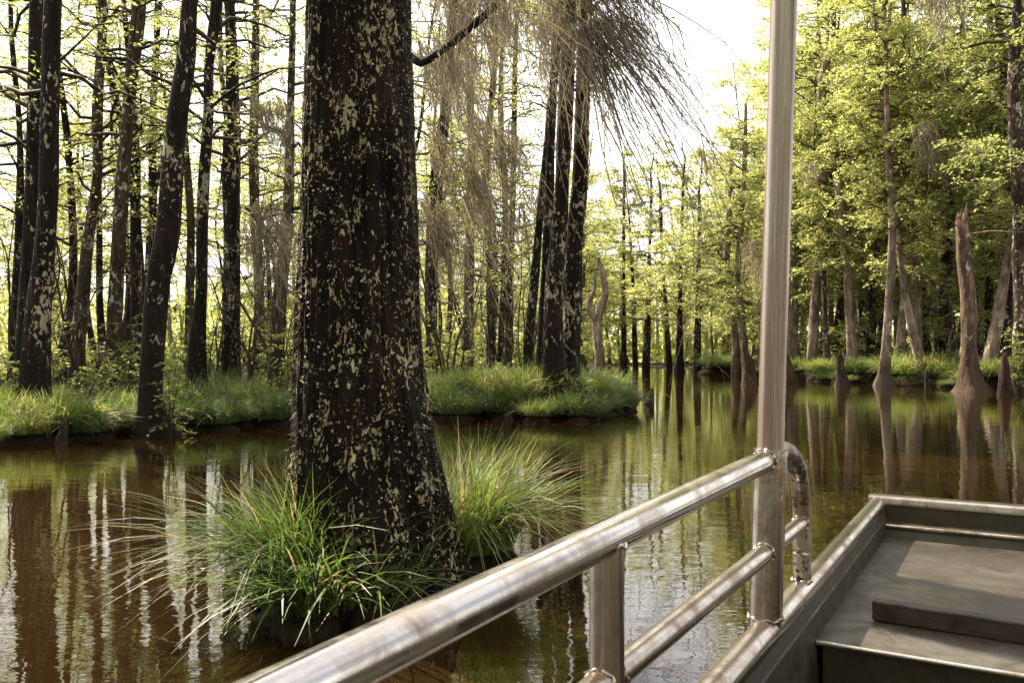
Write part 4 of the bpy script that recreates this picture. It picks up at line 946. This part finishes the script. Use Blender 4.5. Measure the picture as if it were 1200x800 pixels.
# hull bottom & bow rake
mb = MB(); V = [B(ST, -.02, .095), B(ST, WID + .02, .095), B(.9, WID + .02, -.12), B(.9, -.02, -.12)]
V = [B(ST, -.02, -.12), B(ST, WID + .02, -.12), B(.6, WID + .02, -.12), B(.6, -.02, -.12), B(1.25, WID + .02, .10), B(1.25, -.02, .10), B(SB + .03, WID + .03, .62), B(SB + .03, -.03, .62)]
mb.add(V, [[0, 1, 2, 3], [3, 2, 4, 5], [5, 4, 6, 7]])
mb.add([B(ST, -.02, -.12), B(.6, -.02, -.12), B(1.25, -.02, .099), B(ST, -.02, .099)], [[0, 1, 2, 3]]); mb.add([B(ST, WID + .02, -.12), B(.6, WID + .02, -.12), B(1.25, WID + .02, .099), B(ST, WID + .02, .099)], [[0, 1, 2, 3]])
mb.add([B(1.25, -.02, .10), B(SB + .03, -.03, .62), B(1.25, -.03, .64)], [[0, 1, 2]])
bpart(mb, 'hull_bottom', 'hull', smooth=False)
mb = MB(); mb.add([B(ST, .06, .125), B(ST, WID - .06, .125), B(.32, WID - .06, .125), B(.32, .06, .125)], [[0, 1, 2, 3]]); bpart(mb, 'floor', 'hull', smooth=False)
# bow coaming: lip, inner face, ledge
def across(mb, prof_, v0, v1):
    n = len(prof_); V = [B(s, v0, z) for s, z in prof_] + [B(s, v1, z) for s, z in prof_]
    mb.add(V, [[i, i + 1, n + i + 1, n + i] for i in range(n - 1)])
mb = MB(); e = .006
across(mb, [(SB + .045, .615), (SB + .045, .672), (SB + .038, .682), (SB + .030, .684), (SB - .022, .684), (SB - .030, .682), (SB - .034, .676), (SB - .034, .655)], -.032, WID + .032); bpart(mb, 'bow_cap', 'alu_worn', smooth=True, label='pale worn cap along the top of the bow')
mb = MB(); across(mb, [(SB - .030, .656), (SB - .034, .600), (SB - .075, .594), (SB - .082, .588), (SB - .084, .575), (SB - .10, .548)], .0, WID); bpart(mb, 'bow_wall', 'hull', smooth=False)
mb = MB(); tube(mb, np.array([B(SB - .083, .03, .588), B(SB - .083, WID - .03, .588)]), .008, 8); bpart(mb, 'bow_ledge_edge', 'alu_worn')
# deck plate with a rolled front edge
mb = MB(); nd = 60; sv = np.linspace(.298, SB - .09, nd); vv = np.linspace(.034, WID - .034, nd); S2, V2 = np.meshgrid(sv, vv)
zz = dkz + .004 * (vnoise(np.stack([S2 * 2.2, V2 * 2.2, S2 * 0], -1), 5) - .5)
pts_ = Bo + U * S2[..., None] + Vv * V2[..., None] + np.stack([0 * zz, 0 * zz, zz], -1)
ii = np.arange(nd - 1)[:, None] * nd + np.arange(nd - 1)[None]; mb.add(pts_, np.stack([ii, ii + nd, ii + 1 + nd, ii + 1], -1).reshape(-1, 4)); bpart(mb, 'bow_deck', 'deck')
mb = MB(); tube(mb, np.array([B(.298, .036, dkz - .004), B(.298, WID - .036, dkz - .004)]), .006, 10); bpart(mb, 'deck_edge', 'alu')
mb = MB(); across(mb, [(.300, dkz - .008), (.305, .12)], .05, WID - .05); bpart(mb, 'deck_bulkhead', 'hull', smooth=False)
# railing
RZ = .991; RM = .81
def rail(name, pts, r, mat='alu', parent=None, n=40, sides=28, label=None):
    mb = MB(); tube(mb, smooth_path(np.array(pts), n), r, sides); return bpart(mb, name, mat, parent, label=label)
rail('handrail', [B(-2.6, 0, RZ - .0346), B(-1.5, 0, RZ - .020), B(-.02, 0, RZ)], .0215, 'alu', label='thick polished top handrail')
rail('middle_rail', [B(-2.6, 0, RM), B(0, 0, RM)], .0185, 'alu_worn')
rail('middle_rail', [B(.0, 0, RM), B(.318, 0, RM)], .017, 'alu_worn')
for s_ in (-.787, -1.75, -2.55): rail('baluster', [B(s_, 0, GZ_ + .01), B(s_, 0, RZ - .005)], .021, 'alu_worn')
hp = [B(.0, 0, RZ + .005), B(.10, 0, RZ + .008), B(.20, 0, RZ - .012), B(.275, 0, RZ - .055), B(.315, 0, RZ - .125), B(.322, 0, RZ - .20), B(.322, 0, GZ_ + .01)]
rail('hoop_brace', hp, .0205, 'alu_speck', n=60, label='curved corner hoop with black flecks')
# canopy post: sleeve and upper pole, leaning slightly
lean = np.array([.030, 0, 1.0])
def PP(z): 
    b0 = B(0, 0, 0); return np.array([b0[0] - .006, b0[1], 0]) + lean * (z - GZ_) * [1, 1, 0] + np.array([0, 0, z])
sl_ = rail('post_sleeve', [PP(GZ_ + .005), PP(1.008)], .0325, 'alu_worn', n=30, sides=40, label='wide scuffed lower sleeve of the pole')
mb = MB(); tube(mb, smooth_path(np.array([PP(.95), PP(2.6)]), 60), .0258, 40); o = mb.build('upper_pole', M['pole'], sl_, True, BO)
mb = MB(); tube(mb, np.array([PP(1.000), PP(1.011)]), .0338, 40); mb.build('sleeve_rim', M['alu'], sl_, True, BO)
# weld beads
def weld(c, ax, R, r=.0026, seed=0):
    rng = np.random.default_rng(seed); ax = norm(np.asarray(ax, float)); ref = np.array([0, 0, 1.]) if abs(ax[2]) < .8 else np.array([1., 0, 0])
    a = norm(np.cross(ax, ref)); b_ = np.cross(ax, a); th = np.linspace(0, 2 * np.pi, 40)
    p = c + (np.cos(th)[:, None] * a + np.sin(th)[:, None] * b_) * R * (1 + .03 * np.sin(9 * th))[:, None] + ax * (.003 * np.sin(7 * th))[:, None]
    mb = MB(); tube(mb, p, r * (1 + .2 * np.sin(np.arange(40) * 2.1)), 8, False); bpart(mb, 'weld_bead', 'alu_worn')
for k, (c, ax, R) in enumerate([(B(-.033, 0, RZ), U, .0225), (B(-.033, 0, RM), U, .020), (B(.305, 0, RM), U, .018), (B(-.787, 0, RZ - .018), (0, 0, 1), .022), (B(-.787, 0, GZ_ + .026), (0, 0, 1), .023),
                                (B(.322, 0, GZ_ + .026), (0, 0, 1), .022), (PP(GZ_ + .026), (0, 0, 1), .034), (B(-.806, 0, RM), U, .019), (B(-.768, 0, RM), U, .019)]): weld(c, ax, R, seed=k)

# board lying on the deck
c0 = np.array([.879, 2.083, 0]); c1 = np.array([1.60, 1.60, 0]); du = norm(c1 - c0); dv = np.array([-du[1], du[0], 0]); Lb = 1.05
nn = 60; mb = MB(); pr = [(-.0, .0), (-.0, .042), (.003, .045), (.036, .045), (.039, .042), (.039, .0)]
V = []
for i in range(nn):
    wv = .0008 * math.sin(i * .7) + .0006 * math.sin(i * 2.3)
    for (a_, z_) in pr: V.append(c0 + du * (Lb * i / (nn - 1)) + dv * (a_ + (wv if a_ < .01 else 0)) + [0, 0, dkz + .004 + z_ + (wv * .5 if z_ > 0 else 0)])
n6 = len(pr); Fq = [[i * n6 + j, (i + 1) * n6 + j, (i + 1) * n6 + (j + 1) % n6, i * n6 + (j + 1) % n6] for i in range(nn - 1) for j in range(n6)]
Fq += [[0, 1, 4, 5], [1, 2, 3, 4], [(nn-1)*n6+5, (nn-1)*n6+4, (nn-1)*n6+1, (nn-1)*n6], [(nn-1)*n6+4, (nn-1)*n6+3, (nn-1)*n6+2, (nn-1)*n6+1]]
mb.add(V, Fq); tag(mb.build('wooden_board', M['plank'], None, False, (c0 + c1) / 2), 'dark weathered wooden board lying across the metal bow deck', 'board')
